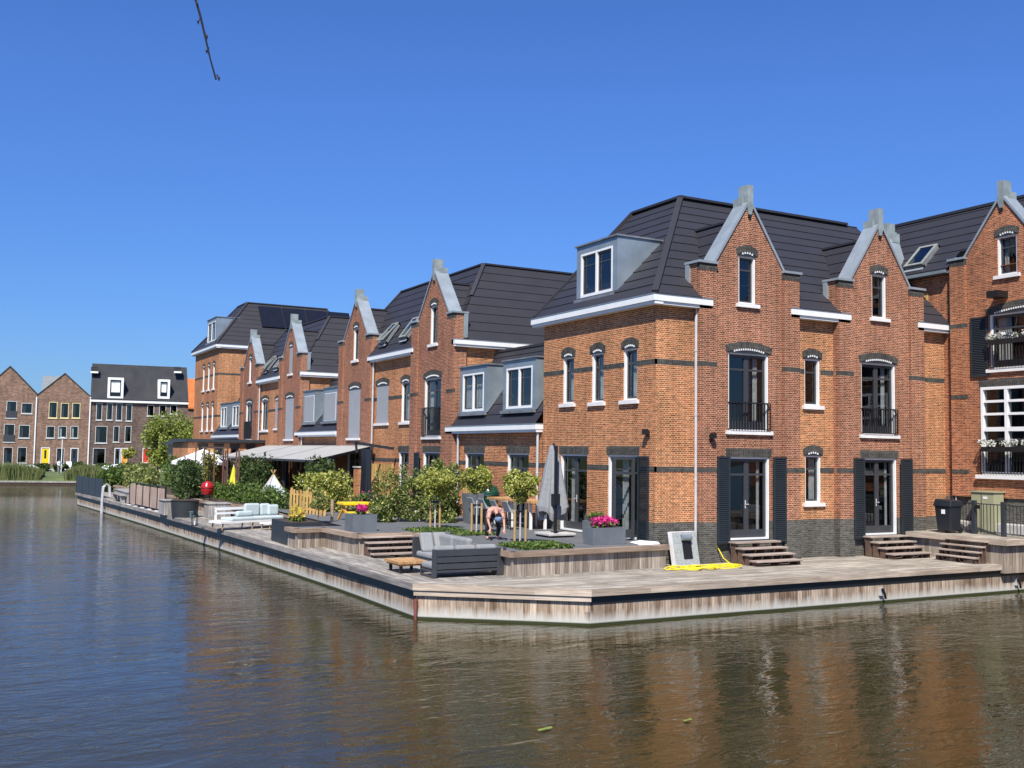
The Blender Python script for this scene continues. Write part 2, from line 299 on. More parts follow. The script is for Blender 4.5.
# ---------------------------------------------------------------- mesh helpers
def tag(o, label=None, cat=None, group=None, kind=None):
    if label: o['label'] = label
    if cat: o['category'] = cat
    if group: o['group'] = group
    if kind: o['kind'] = kind
    return o
def thing(name, label, cat, loc=(0, 0, 0), group=None):
    o = bpy.data.objects.new(name, None); COL.objects.link(o); o.location = loc; o.empty_display_size = .2
    return tag(o, label, cat, group)
def rootloc(p):
    v = Vector((0, 0, 0))
    while p is not None: v += Vector(p.location); p = p.parent
    return v
class MB:
    def __init__(s): s.v = []; s.f = []; s.uvaxis = []
    def poly(s, pts):
        n = len(s.v); s.v += [tuple(p) for p in pts]; s.f.append(tuple(range(n, n + len(pts))))
    def quadstrip(s, a, b, closed=False):
        n = len(s.v); k = len(a); s.v += [tuple(p) for p in a] + [tuple(p) for p in b]
        for i in range(k if closed else k - 1):
            j = (i + 1) % k; s.f.append((n + i, n + j, n + k + j, n + k + i))
    def hexa(s, p):   # 8 points: bottom ring 0-3, top ring 4-7
        n = len(s.v); s.v += [tuple(q) for q in p]
        for q in ((3, 2, 1, 0), (4, 5, 6, 7), (0, 1, 5, 4), (1, 2, 6, 5), (2, 3, 7, 6), (3, 0, 4, 7)): s.f.append(tuple(n + i for i in q))
    def box(s, x0, x1, y0, y1, z0, z1):
        if x0 > x1: x0, x1 = x1, x0
        if y0 > y1: y0, y1 = y1, y0
        if z0 > z1: z0, z1 = z1, z0
        s.hexa([(x0, y0, z0), (x1, y0, z0), (x1, y1, z0), (x0, y1, z0), (x0, y0, z1), (x1, y0, z1), (x1, y1, z1), (x0, y1, z1)])
    def bar(s, a, b, w, h=None, up=(0, 0, 1)):
        a = Vector(a); b = Vector(b); d = (b - a).normalized(); up = Vector(up)
        if abs(d.dot(up)) > .99: up = Vector((0, 1, 0))
        r = d.cross(up).normalized(); q = r.cross(d).normalized(); h = h or w
        o = [(-w / 2, -h / 2), (w / 2, -h / 2), (w / 2, h / 2), (-w / 2, h / 2)]
        s.hexa([a + r * i + q * j for i, j in o] + [b + r * i + q * j for i, j in o])
    def tube(s, pts, r, n=8, cap=True):
        pts = [Vector(p) for p in pts]; rs = r if isinstance(r, (list, tuple)) else [r] * len(pts); rings = []
        for i, p in enumerate(pts):
            d = (pts[min(i + 1, len(pts) - 1)] - pts[max(i - 1, 0)]).normalized()
            up = Vector((0, 0, 1)) if abs(d.z) < .95 else Vector((1, 0, 0))
            a = d.cross(up).normalized(); b = a.cross(d)
            rings.append([p + a * rs[i] * math.cos(2 * math.pi * k / n) + b * rs[i] * math.sin(2 * math.pi * k / n) for k in range(n)])
        for i in range(len(rings) - 1): s.quadstrip(rings[i], rings[i + 1], True)
        if cap: s.poly(rings[0]); s.poly(rings[-1])
    def lathe(s, prof, c, n=20, sq=1.0):
        rings = [[(c[0] + r * math.cos(2 * math.pi * k / n), c[1] + sq * r * math.sin(2 * math.pi * k / n), c[2] + z) for k in range(n)] for r, z in prof]
        for i in range(len(rings) - 1): s.quadstrip(rings[i], rings[i + 1], True)
        s.poly(rings[0]); s.poly(rings[-1])
    def wall_prism(s, path, z0, z1):
        for a, b in zip(path[:-1], path[1:]): s.poly([(*a, z0), (*b, z0), (*b, z1), (*a, z1)])
    def build(s, name, m, parent=None, smooth=False, bevel=0.0, recalc=True):
        off = rootloc(parent) if parent else Vector((0, 0, 0))
        V = np.array(s.v, dtype=float).reshape(-1, 3)
        me = bpy.data.meshes.new(name); me.from_pydata([tuple(p) for p in (V - np.array(off))], [], s.f)
        uvl = me.uv_layers.new(name='UVMap')
        uvs = np.zeros((len(me.loops), 2)); k = 0
        for fa in s.f:
            P = V[list(fa)]; q = np.roll(P, -1, 0)
            n = np.array([((P[:, 1] - q[:, 1]) * (P[:, 2] + q[:, 2])).sum(), ((P[:, 2] - q[:, 2]) * (P[:, 0] + q[:, 0])).sum(), ((P[:, 0] - q[:, 0]) * (P[:, 1] + q[:, 1])).sum()])
            n = n / (np.linalg.norm(n) + 1e-12)
            if abs(n[2]) > .97: t = np.array([1., 0, 0]); b = np.array([0, 1., 0])
            else:
                t = np.array([-n[1], n[0], 0]); t /= np.linalg.norm(t)
                if abs(t[0]) > abs(t[1]): t *= np.sign(t[0])
                else: t *= np.sign(t[1])
                b = np.cross(n, t); b *= np.sign(b[2]) if b[2] else 1
            uvs[k:k + len(fa), 0] = P @ t; uvs[k:k + len(fa), 1] = P @ b; k += len(fa)
        uvl.data.foreach_set('uv', uvs.ravel())
        if smooth: me.polygons.foreach_set('use_smooth', [True] * len(me.polygons))
        me.materials.append(MATS[m]); o = bpy.data.objects.new(name, me); COL.objects.link(o)
        if parent: o.parent = parent
        if bevel:
            bv = o.modifiers.new('bevel', 'BEVEL'); bv.width = bevel; bv.segments = 2; bv.limit_method = 'ANGLE'
        return o
def struct(o): o['kind'] = 'structure'; return o

class Fr:
    """a facade: s along it, z up, d outwards"""
    def __init__(s, o, xd, n): s.o = Vector((*o, 0)); s.x = Vector((*xd, 0)); s.n = Vector((*n, 0))
    def P(s, a, z, d=0.0): return s.o + s.x * a + s.n * d + Vector((0, 0, z))
    def box(s, mb, a0, a1, z0, z1, d0, d1):
        mb.hexa([s.P(a0, z0, d0), s.P(a1, z0, d0), s.P(a1, z0, d1), s.P(a0, z0, d1), s.P(a0, z1, d0), s.P(a1, z1, d0), s.P(a1, z1, d1), s.P(a0, z1, d1)])
def clip(poly, a, b, c):   # keep a*x+b*y <= c
    out = []
    for i in range(len(poly)):
        p, q = poly[i], poly[(i + 1) % len(poly)]; fp = a * p[0] + b * p[1] - c; fq = a * q[0] + b * q[1] - c
        if fp <= 0: out.append(p)
        if (fp < 0 < fq) or (fq < 0 < fp):
            t = fp / (fp - fq); out.append((p[0] + (q[0] - p[0]) * t, p[1] + (q[1] - p[1]) * t))
    return out
def sheet(mb, F, outline, holes=(), d=0.0, depth=.2):
    """convex outline in (s,z) with rectangular holes and their reveals"""
    xs = sorted({min(p[0] for p in outline), max(p[0] for p in outline)} | {h[0] for h in holes} | {h[1] for h in holes})
    zs = sorted({min(p[1] for p in outline), max(p[1] for p in outline)} | {h[2] for h in holes} | {h[3] for h in holes})
    for i in range(len(xs) - 1):
        for j in range(len(zs) - 1):
            cx = (xs[i] + xs[i + 1]) / 2; cz = (zs[j] + zs[j + 1]) / 2
            if any(h[0] < cx < h[1] and h[2] < cz < h[3] for h in holes): continue
            pl = list(outline)
            for a, b, c in ((-1, 0, -xs[i]), (1, 0, xs[i + 1]), (0, -1, -zs[j]), (0, 1, zs[j + 1])):
                pl = clip(pl, a, b, c)
                if len(pl) < 3: break
            if len(pl) >= 3: mb.poly([F.P(p[0], p[1], d) for p in pl])
    for h in holes:
        c = [(h[0], h[2]), (h[1], h[2]), (h[1], h[3]), (h[0], h[3])]
        for k in range(4):
            p, q = c[k], c[(k + 1) % 4]
            if p[1] == q[1] and (abs(p[1] - zs[0]) < .0015 or abs(p[1] - zs[-1]) < .0015): continue
            mb.poly([F.P(*p, d), F.P(*q, d), F.P(*q, d - depth), F.P(*p, d - depth)])
def rect(a0, a1, z0, z1): return [(a0, z0), (a1, z0), (a1, z1), (a0, z1)]

def roof_face(mb, poly, step=.49, lift=.024, o=None):
    """sloping roof face laid in overlapping courses (real saw-tooth steps)"""
    P = [Vector(p) for p in poly]
    n = Vector((0, 0, 0))
    for i in range(len(P)):
        a, b = P[i], P[(i + 1) % len(P)]
        n += Vector(((a.y - b.y) * (a.z + b.z), (a.z - b.z) * (a.x + b.x), (a.x - b.x) * (a.y + b.y)))
    n.normalize()
    if n.z < 0: n = -n
    t = Vector((-n.y, n.x, 0)).normalized(); b = n.cross(t)
    if b.z < 0: b = -b; t = -t
    o = Vector(o) if o is not None else min(P, key=lambda p: p.z)
    Q = [((p - o).dot(t), (p - o).dot(b)) for p in P]
    top = max(q[1] for q in Q); k = 0
    W3 = lambda q, l: o + t * q[0] + b * q[1] + n * l
    while k * step < top - 1e-4:
        y0, y1 = k * step, (k + 1) * step
        c = clip(clip(Q, 0, -1, -y0), 0, 1, y1)
        if len(c) >= 3:
            mb.poly([W3(q, lift * (1 - (q[1] - y0) / step) + .012) for q in c])
            lo = [q for q in c if abs(q[1] - y0) < 1e-5]
            if len(lo) >= 2:
                a_, b_ = min(lo), max(lo)
                mb.poly([W3(a_, lift + .012), W3(b_, lift + .012), W3(b_, -.01), W3(a_, -.01)])
        k += 1
def ring(mb, F, a0, a1, z0, z1, w, d0, d1, wb=None):
    wb = wb or w
    F.box(mb, a0, a0 + w, z0, z1, d0, d1); F.box(mb, a1 - w, a1, z0, z1, d0, d1)
    F.box(mb, a0 + w, a1 - w, z1 - w, z1, d0, d1); F.box(mb, a0 + w, a1 - w, z0, z0 + wb, d0, d1)
def lintel(F, par, a0, a1, z1, d, arch=True):
    mb = MB(); e = .07
    if arch:
        K = 12; w = (a1 - a0) / 2 + e; c = (a0 + a1) / 2; rise = .11 + .05 * w; th = .195; A = []; B = []; A2 = []; B2 = []
        for i in range(K + 1):
            t = -1 + 2 * i / K; zz = z1 + rise * (1 - t * t)
            A.append(F.P(c + t * w, zz - .01, d + .022)); B.append(F.P(c + t * w * 1.06, zz + th, d + .022))
            A2.append(F.P(c + t * w, zz - .01, d - .03)); B2.append(F.P(c + t * w * 1.06, zz + th, d - .03))
        mb.quadstrip(A, B); mb.quadstrip(A, A2); mb.quadstrip(B, B2); mb.poly([A[0], B[0], B2[0], A2[0]]); mb.poly([A[-1], B[-1], B2[-1], A2[-1]])
        lo = mb.build('lintel', 'brick_black', par)
        m2 = MB()   # dark tympanum under the arch with its row of white dentils
        A = [F.P(c + (-1 + 2 * i / K) * (w - .01), z1 + rise * (1 - (-1 + 2 * i / K) ** 2), d + .006) for i in range(K + 1)]
        Bq = [F.P(c + (-1 + 2 * i / K) * (w - .01), z1 - .012, d + .006) for i in range(K + 1)]
        m2.quadstrip(A, Bq); m2.build('tympanum', 'anthracite_dark', par)
        m3 = MB(); n = max(5, int((a1 - a0) / .085))
        for i in range(n):
            t = -1 + 2 * (i + .5) / n; zz = z1 + rise * (1 - (t * .95) ** 2) * .9; hh = .055
            if zz - hh < z1 + .0: continue
            F.box(m3, c + t * (w - .08) - .020, c + t * (w - .08) + .020, zz - hh, zz, d + .006, d + .03)
        if m3.f: m3.build('dentil_row', 'white_paint', par)
    else:
        F.box(mb, a0 - e, a1 + e, z1 + .002, z1 + .26, d - .05, d + .006); lo = mb.build('lintel', 'brick_black', par)
def window(F, par, a0, a1, z0, z1, d=0.0, arch=True, double=False, sill=True, curtain=None, sash='anthracite', frame='white_paint', transom=.27, lint=True, screen=False, door=False, handle=False, depth=.2, name=None, glass='glass'):
    """window or glazed double door in a hole of the facade; returns the part"""
    mb = MB(); fw = .055
    ring(mb, F, a0, a1, z0, z1, fw, d - depth, d - .035, wb=.05)
    o = mb.build(name or ('glazed_door' if door else 'window'), frame, par)
    i0, i1, j0, j1 = a0 + fw, a1 - fw, z0 + .05, z1 - fw
    m2 = MB(); sw = .085 if door else .06; D0, D1 = d - depth + .02, d - depth + .08
    leaves = [(i0, (i0 + i1) / 2 - .002), ((i0 + i1) / 2 + .002, i1)] if double else [(i0, i1)]
    m3 = MB()
    for l0, l1 in leaves:
        ring(m2, F, l0, l1, j0, j1, sw, D0, D1, wb=.24 if door else sw)
        zt = j1 - (j1 - j0) * transom
        if transom: F.box(m2, l0 + sw, l1 - sw, zt - .03, zt + .03, D0 + .003, D1 - .003)
        m3.poly([F.P(l0, j0, d - depth + .045), F.P(l1, j0, d - depth + .045), F.P(l1, j1, d - depth + .045), F.P(l0, j1, d - depth + .045)])
    m2.build('sash', sash, o); m3.build('glass_pane', glass, o)
    if handle and double:
        c = (i0 + i1) / 2; m4 = MB(); zh = z0 + 1.05
        F.box(m4, c - .06, c - .025, zh - .12, zh + .12, D1, D1 + .015); F.box(m4, c - .06, c + .06, zh - .012, zh + .012, D1 + .03, D1 + .05)
        F.box(m4, c - .055, c - .03, zh - .012, zh + .012, D1, D1 + .04)
        m4.build('handle', 'steel_pipe', o)
    if curtain:
        m5 = MB(); dd = d - depth - .06
        for q0, q1 in curtain:
            b0 = a0 + (a1 - a0) * q0; b1 = a0 + (a1 - a0) * q1; K = max(4, int((b1 - b0) / .04))
            top = [F.P(b0 + (b1 - b0) * i / K, z1, dd + .025 * (-1) ** i) for i in range(K + 1)]
            bot = [F.P(b0 + (b1 - b0) * i / K, z0 + .02, dd + .025 * (-1) ** i) for i in range(K + 1)]
            m5.quadstrip(top, bot)
        m5.build('curtain', 'curtain', o)
    if screen:
        m6 = MB(); F.box(m6, a0 + .02, a1 - .02, z0 + .03, z1 - .01, d - .033, d - .02); m6.build('sun_screen', 'screen_fabric', o)
    if sill:
        m7 = MB(); F.box(m7, a0 - .11, a1 + .11, z0 - .115, z0 - .002, d - .12, d + .085); m7.build('sill', 'white_stone', o)
    if lint: lintel(F, o, a0, a1, z1, d, arch)
    return o
def shutter(F, par, a0, a1, z0, z1, d=0.0, m='shutter_green'):
    mb = MB(); ring(mb, F, a0, a1, z0, z1, .055, d + .012, d + .055); n = int((z1 - z0) / .062)
    for i in range(n):
        z = z0 + .06 + (z1 - z0 - .12) * i / n
        mb.hexa([F.P(a0 + .055, z, d + .045), F.P(a1 - .055, z, d + .045), F.P(a1 - .055, z, d + .052), F.P(a0 + .055, z, d + .052),
                 F.P(a0 + .055, z + .05, d + .014), F.P(a1 - .055, z + .05, d + .014), F.P(a1 - .055, z + .05, d + .021), F.P(a0 + .055, z + .05, d + .021)])
    F.box(mb, a0 + .055, a1 - .055, z0 + .05, z1 - .05, d + .010, d + .013)
    return mb.build('shutter', m, par)
def balcony(F, par, a0, a1, z0, z1, d=0.0):
    mb = MB(); e = d + .10
    F.box(mb, a0, a1, z1 - .04, z1, e - .02, e + .02); F.box(mb, a0, a1, z0, z0 + .03, e - .02, e + .02)
    n = int((a1 - a0) / .11)
    for i in range(n + 1):
        c = a0 + .01 + (a1 - a0 - .02) * i / n; F.box(mb, c - .012, c + .012, z0 + .03, z1 - .04, e - .012, e + .012)
    for c in (a0 + .02, a1 - .02):
        F.box(mb, c - .02, c + .02, z1 - .035, z1 - .005, d - .05, e - .02); F.box(mb, c - .02, c + .02, z0 + .0, z0 + .03, d - .05, e - .02)
    return mb.build('balcony_railing', 'black_metal', par)
def cornice(F, par, a0, a1, z, d1=.30, d0=-.05):
    mb = MB()
    F.box(mb, a0, a1, z + .09, z + .27, d0, d1); F.box(mb, a0 + .02, a1 - .02, z, z + .088, d0, d1 - .05)
    o = mb.build('cornice', 'white_paint', par)
    m2 = MB(); F.box(m2, a0 - .01, a1 + .01, z + .272, z + .30, d0, d1 + .012); m2.build('gutter_lip', 'zinc', o)
    return o
def gable(F, par, a0, a1, zb, zs, za, holes, brickm='brick_red', d=.15, pw=.65, back=.5, plinth=None, band=(), roof=None, vis=.85):
    """projecting gable: front with holes, pilasters, stepped shoulders, zinc coping and finial"""
    c = (a0 + a1) / 2; mb = MB(); z0 = plinth if plinth else zb
    i0, i1 = a0 + pw, a1 - pw
    sheet(mb, F, rect(a0, a1, z0, zs), holes, d)
    top = [(i0 - .05, zs), (i1 + .05, zs), (c, za)]
    hs = [(h[0], h[1], max(h[2], zs), h[3]) for h in holes if h[3] > zs + .001]
    # holes crossing the shoulder line are split between the two sheets
    mb.v.clear(); mb.f.clear()
    sheet(mb, F, rect(a0, a1, z0, zs), [(h[0], h[1], h[2], min(h[3], zs)) for h in holes if h[2] < zs], d)
    sheet(mb, F, top, hs, d)
    # pilasters, side returns, back of the parapet
    for p0, p1 in ((a0, i0), (i1, a1)):
        F.box(mb, p0, p1, z0, zs - .02, d + .001, d + .10)
    for s_ in (a0, a1):
        mb.poly([F.P(s_, z0, d), F.P(s_, zs, d), F.P(s_, zs, d - back), F.P(s_, z0, d - back)])
    zr = roof[0] + .1 if roof else zs - 1
    for p0, p1 in ((a0, i0), (i1, a1)):
        mb.poly([F.P(p0, zr, d - back), F.P(p1, zr, d - back), F.P(p1, zs, d - back), F.P(p0, zs, d - back)])
        s_ = p1 if p0 == a0 else p0
        mb.poly([F.P(s_, zs - 1.3, d - .22), F.P(s_, zs, d - .22), F.P(s_, zs, d - back), F.P(s_, zs - 1.3, d - back)])
    mb.poly([F.P(i0 - .05, zs, d - back), F.P(i1 + .05, zs, d - back), F.P(c, za, d - back)])
    g = mb.build('gable_wall', brickm, par)
    if plinth:
        m2 = MB(); lo_ = [h for h in holes if h[2] < plinth]; x_ = a0 - .004
        for h in lo_ + [(a1 + .004,)]:
            F.box(m2, x_, h[0], zb, plinth, d - .3, d + .004)
            if len(h) > 1: F.box(m2, h[0], h[1], zb, h[2] - .04, d - .3, d + .004); x_ = h[1]
        for p0, p1 in ((a0, i0), (i1, a1)): F.box(m2, p0 - .004, p1 + .004, zb, plinth, d + .005, d + .104)
        m2.build('plinth', 'brick_plinth', g)
    if band:
        for p0, p1 in ((a0, i0), (i1, a1)):
            for zc in tuple(band) + (zs - .13,):
                m3 = MB(); hb = .1 if zc > zs - .2 else .068; F.box(m3, p0 - .004, p1 + .004, zc - hb, zc + hb, d - .02, d + .106); m3.build('brick_band', 'brick_black', g)
    # zinc: shoulder caps and sloping copings
    m4 = MB()
    for p0, p1 in ((a0 - .07, i0 + .02), (i1 - .02, a1 + .07)): F.box(m4, p0, p1, zs - .018, zs + .055, d - back - .05, d + .155)
    for s_, e_ in ((i0 - .03, 1), (i1 + .03, -1)):
        A = Vector((s_, zs + .02)); B = Vector((c, za + .02 + .05)); n = Vector((-(B - A).y, (B - A).x)).normalized() * .075
        if n.y < 0: n = -n
        pts = [F.P(A.x, A.y, d - back - .05), F.P(B.x, B.y, d - back - .05), F.P(B.x, B.y, d + .05), F.P(A.x, A.y, d + .05)]
        pt2 = [F.P(A.x + n.x, A.y + n.y, d - back - .05), F.P(B.x, B.y + n.length / max(.2, abs(n.y) / n.length), d - back - .05), F.P(B.x, B.y + n.length / max(.2, abs(n.y) / n.length), d + .05), F.P(A.x + n.x, A.y + n.y, d + .05)]
        m4.hexa(pts + pt2)
    for s_, q in ((a0, -.06), (a1, .0)):   # zinc flashing down the parapet sides
        F.box(m4, s_ + q, s_ + q + .06, zs - 1.0, zs - .02, d - back - .02, d - .34)
    m4.build('coping', 'zinc_light', g)
    m5 = MB()
    F.box(m5, c - .11, c + .11, za - .05, za + .58, d - .35, d + .07)
    F.box(m5, c - .16, c + .16, za - .12, za + .22, d - back - .04, d - .14)
    m5.hexa([F.P(c - .05, za - .33, d + .0), F.P(c + .05, za - .33, d + .0), F.P(c + .05, za - .33, d + .06), F.P(c - .05, za - .33, d + .06),
             F.P(c - .13, za - .05, d - .0), F.P(c + .13, za - .05, d - .0), F.P(c + .13, za - .05, d + .07), F.P(c - .13, za - .05, d + .07)])
    m5.build('finial', 'zinc_old', g)
    m6 = MB(); F.box(m6, c - .05, c + .05, za - .42, za - .34, d, d + .06); m6.build('anchor', 'black_metal', g)
    if roof:   # small roof running back into the main slope: eave z, pitch of main slope
        ze, k = roof; zr_ = za - .42; dist = (zr_ - ze) / k - .3
        m7 = MB()
        roof_face(m7, [F.P(a0 + .08, ze, -.02), F.P(c, zr_, -.02), F.P(c, zr_, -dist - .1)]); roof_face(m7, [F.P(a1 - .08, ze, -.02), F.P(c, zr_, -.02), F.P(c, zr_, -dist - .1)])
        m7.bar(F.P(c, zr_ + .05, -.3), F.P(c, zr_ + .05, -dist), .16, .07)
        gr = m7.build('gable_roof', 'tile_dark', par)
        for s_ in (a0 + .08, a1 - .08):
            m8 = MB(); m8.bar(F.P(s_, ze + .06, -.36), F.P(c, zr_ + .05, -dist - .05), .05, .03); m8.build('valley_strip', 'sash_pale', gr)
    return g
def pipe(par, x, y, z0, z1, m='steel_pipe', r=.045, off=(0, 0)):
    mb = MB(); pts = [(x, y, z0), (x, y, z1 - .35), (x + off[0], y + off[1], z1 - .12), (x + off[0], y + off[1], z1)]
    mb.tube(pts, r, 10); z = z0 + .5
    while z < z1 - .5: mb.tube([(x, y, z), (x, y, z + .05)], r + .012, 10); z += 1.9
    return mb.build('drainpipe', m, par, smooth=False)
def dormer(F, par, a0, a1, z0, z1, back, d=0.0, slope=None, wins=1, scr=False, curt=None):
    """zinc box dormer with a wooden casement; slope=(ze, de, k) of the roof it sits in"""
    mb = MB(); ft = .26
    w0, w1, y0, y1 = a0 + ft, a1 - ft, z0 + .06, z1 - .27
    sheet(mb, F, rect(a0, a1, z0, z1), [(w0, w1, y0, y1)], d, .12)
    for s_ in (a0, a1): mb.poly([F.P(s_, z0, d), F.P(s_, z1, d), F.P(s_, z1, d - back), F.P(s_, z0, d - .05)])
    o = mb.build('dormer', 'zinc', par)
    m2 = MB(); F.box(m2, a0 - .05, a1 + .05, z1, z1 + .05, d - back, d + .06); m2.build('dormer_roof', 'lead', o)
    m3 = MB(); ring(m3, F, w0, w1, y0, y1, .065, d - .11, d + .01, wb=.09); c = (w0 + w1) / 2
    F.box(m3, c - .045, c + .045, y0 + .09, y1 - .065, d - .11, d + .008)
    m3.build('window_frame', 'white_paint', o)
    m4 = MB(); m5 = MB()
    for l0, l1 in ((w0 + .075, c - .05), (c + .05, w1 - .075)):
        ring(m4, F, l0, l1, y0 + .09, y1 - .075, .05, d - .10, d - .05); F.box(m4, l0 + .05, l1 - .05, y1 - .42, y1 - .38, d - .095, d - .055)
        m5.poly([F.P(l0, y0, d - .08), F.P(l1, y0, d - .08), F.P(l1, y1, d - .08), F.P(l0, y1, d - .08)])
    m4.build('sash', 'anthracite', o); m5.build('glass_pane', 'glass', o)
    if scr:
        m6 = MB(); F.box(m6, w0 + .03, w1 - .03, y0 + .05, y1 - .03, d + .012, d + .022); m6.build('sun_screen', 'screen_fabric', o)
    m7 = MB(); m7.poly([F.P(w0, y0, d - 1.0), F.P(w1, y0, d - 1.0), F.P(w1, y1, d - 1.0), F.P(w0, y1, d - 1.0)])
    m7.build('shade_lining', 'interior_shade', o)  # dark sheet behind the panes stands in for the shaded room
    if curt:
        m8 = MB(); K = 16
        for q0, q1 in curt:
            b0 = w0 + (w1 - w0) * q0; b1 = w0 + (w1 - w0) * q1
            m8.quadstrip([F.P(b0 + (b1 - b0) * i / K, y1, d - .16 + .02 * (-1) ** i) for i in range(K + 1)], [F.P(b0 + (b1 - b0) * i / K, y0, d - .16 + .02 * (-1) ** i) for i in range(K + 1)])
        m8.build('curtain', 'curtain', o)
    m9 = MB()   # lead apron
    F.box(m9, a0 + .02, a1 - .02, z0 - .11, z0 - .003, d - .02, d + .13); m9.build('apron', 'lead', o)
    return o
def lamp(F, par, s, z, d=0.0):
    mb = MB(); F.box(mb, s - .05, s + .05, z - .1, z + .1, d, d + .06); F.box(mb, s - .07, s + .07, z - .02, z + .14, d + .06, d + .2)
    return mb.build('wall_lamp', 'black_metal', par)
def skylight(F, par, s, w, ze, de, k, z0, h, opened=.35):
    """roof window in a slope rising k from (ze at distance de outside the facade)"""
    L = math.sqrt(1 + k * k); up = (k / L, 1 / L)
    def S(a, t, l): # t metres up the slope, l off it
        z = z0 + t * up[0] + l * up[1]; dd = -((z0 - ze) / k - de) - t * up[1] + l * up[0]
        return F.P(a, z, dd)
    mb = MB()
    for a0, a1, t0, t1 in ((s - w / 2, s - w / 2 + .08, 0, h), (s + w / 2 - .08, s + w / 2, 0, h), (s - w / 2, s + w / 2, 0, .08), (s - w / 2, s + w / 2, h - .08, h)):
        mb.hexa([S(a0, t0, .0), S(a1, t0, .0), S(a1, t1, .0), S(a0, t1, .0), S(a0, t0, .12), S(a1, t0, .12), S(a1, t1, .12), S(a0, t1, .12)])
    o = mb.build('roof_window', 'lead', par)
    m2 = MB(); q = opened
    def piece(m_, x0_, x1_, t0_, t1_, e0, e1):
        l_ = lambda t_: .13 + q * (1 - t_ / h)
        m_.hexa([S(x0_, t0_, l_(t0_) + e0), S(x1_, t0_, l_(t0_) + e0), S(x1_, t1_, l_(t1_) + e0), S(x0_, t1_, l_(t1_) + e0), S(x0_, t0_, l_(t0_) + e1), S(x1_, t0_, l_(t0_) + e1), S(x1_, t1_, l_(t1_) + e1), S(x0_, t1_, l_(t1_) + e1)])
    A_, B_ = s - w / 2 + .03, s + w / 2 - .03
    piece(m2, A_, A_ + .09, .02, h, 0, .05); piece(m2, B_ - .09, B_, .02, h, 0, .05); piece(m2, A_ + .09, B_ - .09, .02, .11, 0, .05); piece(m2, A_ + .09, B_ - .09, h - .09, h, 0, .05)
    o2 = m2.build('opened_sash', 'sash_pale', o); m2 = MB(); piece(m2, A_ + .09, B_ - .09, .11, h - .09, .015, .025); m2.build('glass_pane', 'glass', o)
    m3 = MB(); m3.hexa([S(s - w / 2 + .02, -.14, .03), S(s + w / 2 - .02, -.14, .03), S(s + w / 2 - .02, -.01, .03), S(s - w / 2 + .02, -.01, .03), S(s - w / 2 + .02, -.14, .06), S(s + w / 2 - .02, -.14, .06), S(s + w / 2 - .02, -.01, .06), S(s - w / 2 + .02, -.01, .06)])
    m3.build('apron', 'zinc_light', o)
    return o

# ================================================================ SETTING
ground_z = -1.6
mb = MB(); mb.poly([(-900, -300, 0), (900, -300, 0), (900, 900, 0), (-900, 900, 0)]); struct(mb.build('water', 'water'))
mb = MB(); mb.poly([(-2500, -2500, -1.5), (2500, -2500, -1.5), (2500, 2500, -1.5), (-2500, 2500, -1.5)]); struct(mb.build('lake_bed', 'soil'))
FB = Fr((4.4, 115.3), (math.cos(R(-15.6)), math.sin(R(-15.6))), (math.sin(R(-15.6)), -math.cos(R(-15.6))))
mb = MB()   # far bank: lawn rising from a low timber edge
prof = [(0, .12), (0, .42), (-1.2, .75), (-6, .95), (-20, 1.2), (-60, 1.25), (-1800, 1.3)]
for (d0, z0), (d1, z1) in zip(prof[:-1], prof[1:]):
    mb.quadstrip([FB.P(a, z0, d0) for a in (-400, 0, 60, 140)], [FB.P(a, z1, d1) for a in (-400, 0, 60, 140)])
struct(mb.build('far_bank_lawn', 'grass'))
mb = MB(); FB.box(mb, -400, 60, -1.4, .27, -.3, .04); struct(mb.build('far_bank_edge', 'soil')); mb = MB(); FB.box(mb, -400, 60, .271, .43, -.3, .1); struct(mb.build('far_bank_edge', 'grey_weathered'))
mb = MB(); FB.box(mb, -400, 140, 1.0, 1.235, -21.8, -14); struct(mb.build('far_bank_path', 'path_stone'))
# land under the houses, behind the quay
mb = MB(); pts = [(10.2, 22.9), (13.4, 20.5), (29.5, 20.5), (29.5, 13.2), (60, 13.2), (60, 140), (30, 140), (8.2, 77), (9.7, 41.2), (10.15, 28)]
mb.poly([(*p, .60) for p in pts]); mb.wall_prism(pts + pts[:1], -1.4, .6); struct(mb.build('ground', 'soil'))
# quay wall of upright boards, following the gently bending waterline
quay = [(10.9, 116), (7.65, 75.8), (8.75, 57), (9.45, 41.2), (9.87, 28), (9.9, 22.82), (13.22, 20.29), (29.3, 20.27), (29.3, 13.0), (75, 13.0)]
quay = quay[1:]
mb = MB(); mb.wall_prism([(16, 76.2)] + quay, -1.3, .57); struct(mb.build('quay_wall', 'quay_boards'))
def offset(path, d):
    out = []
    for i, p in enumerate(path):
        n = Vector((0, 0))
        for a, b in ((i - 1, i), (i, i + 1)):
            if a < 0 or b >= len(path): continue
            e = Vector(path[b]) - Vector(path[a]); e.normalize(); n += Vector((e.y, -e.x))
        n.normalize(); e = (Vector(path[min(i + 1, len(path) - 1)]) - Vector(path[max(i - 1, 0)])).normalized()
        out.append((p[0] + n.x * d, p[1] + n.y * d))
    return out
def edge_sign():   # outward must point at the water (towards -x on the long side)
    return 1 if offset(quay[:2], 1)[0][0] < quay[0][0] else -1
sg = edge_sign()
oe = offset(quay, .13 * sg); oe[0] = (7.5, 75.9); oe[1] = (8.58, 57); oe[2] = (9.27, 41.2); oe[3] = (9.70, 28); ob = offset(quay, -.03 * sg); oi = offset(quay, -.3 * sg); o3 = offset(quay, .09 * sg)
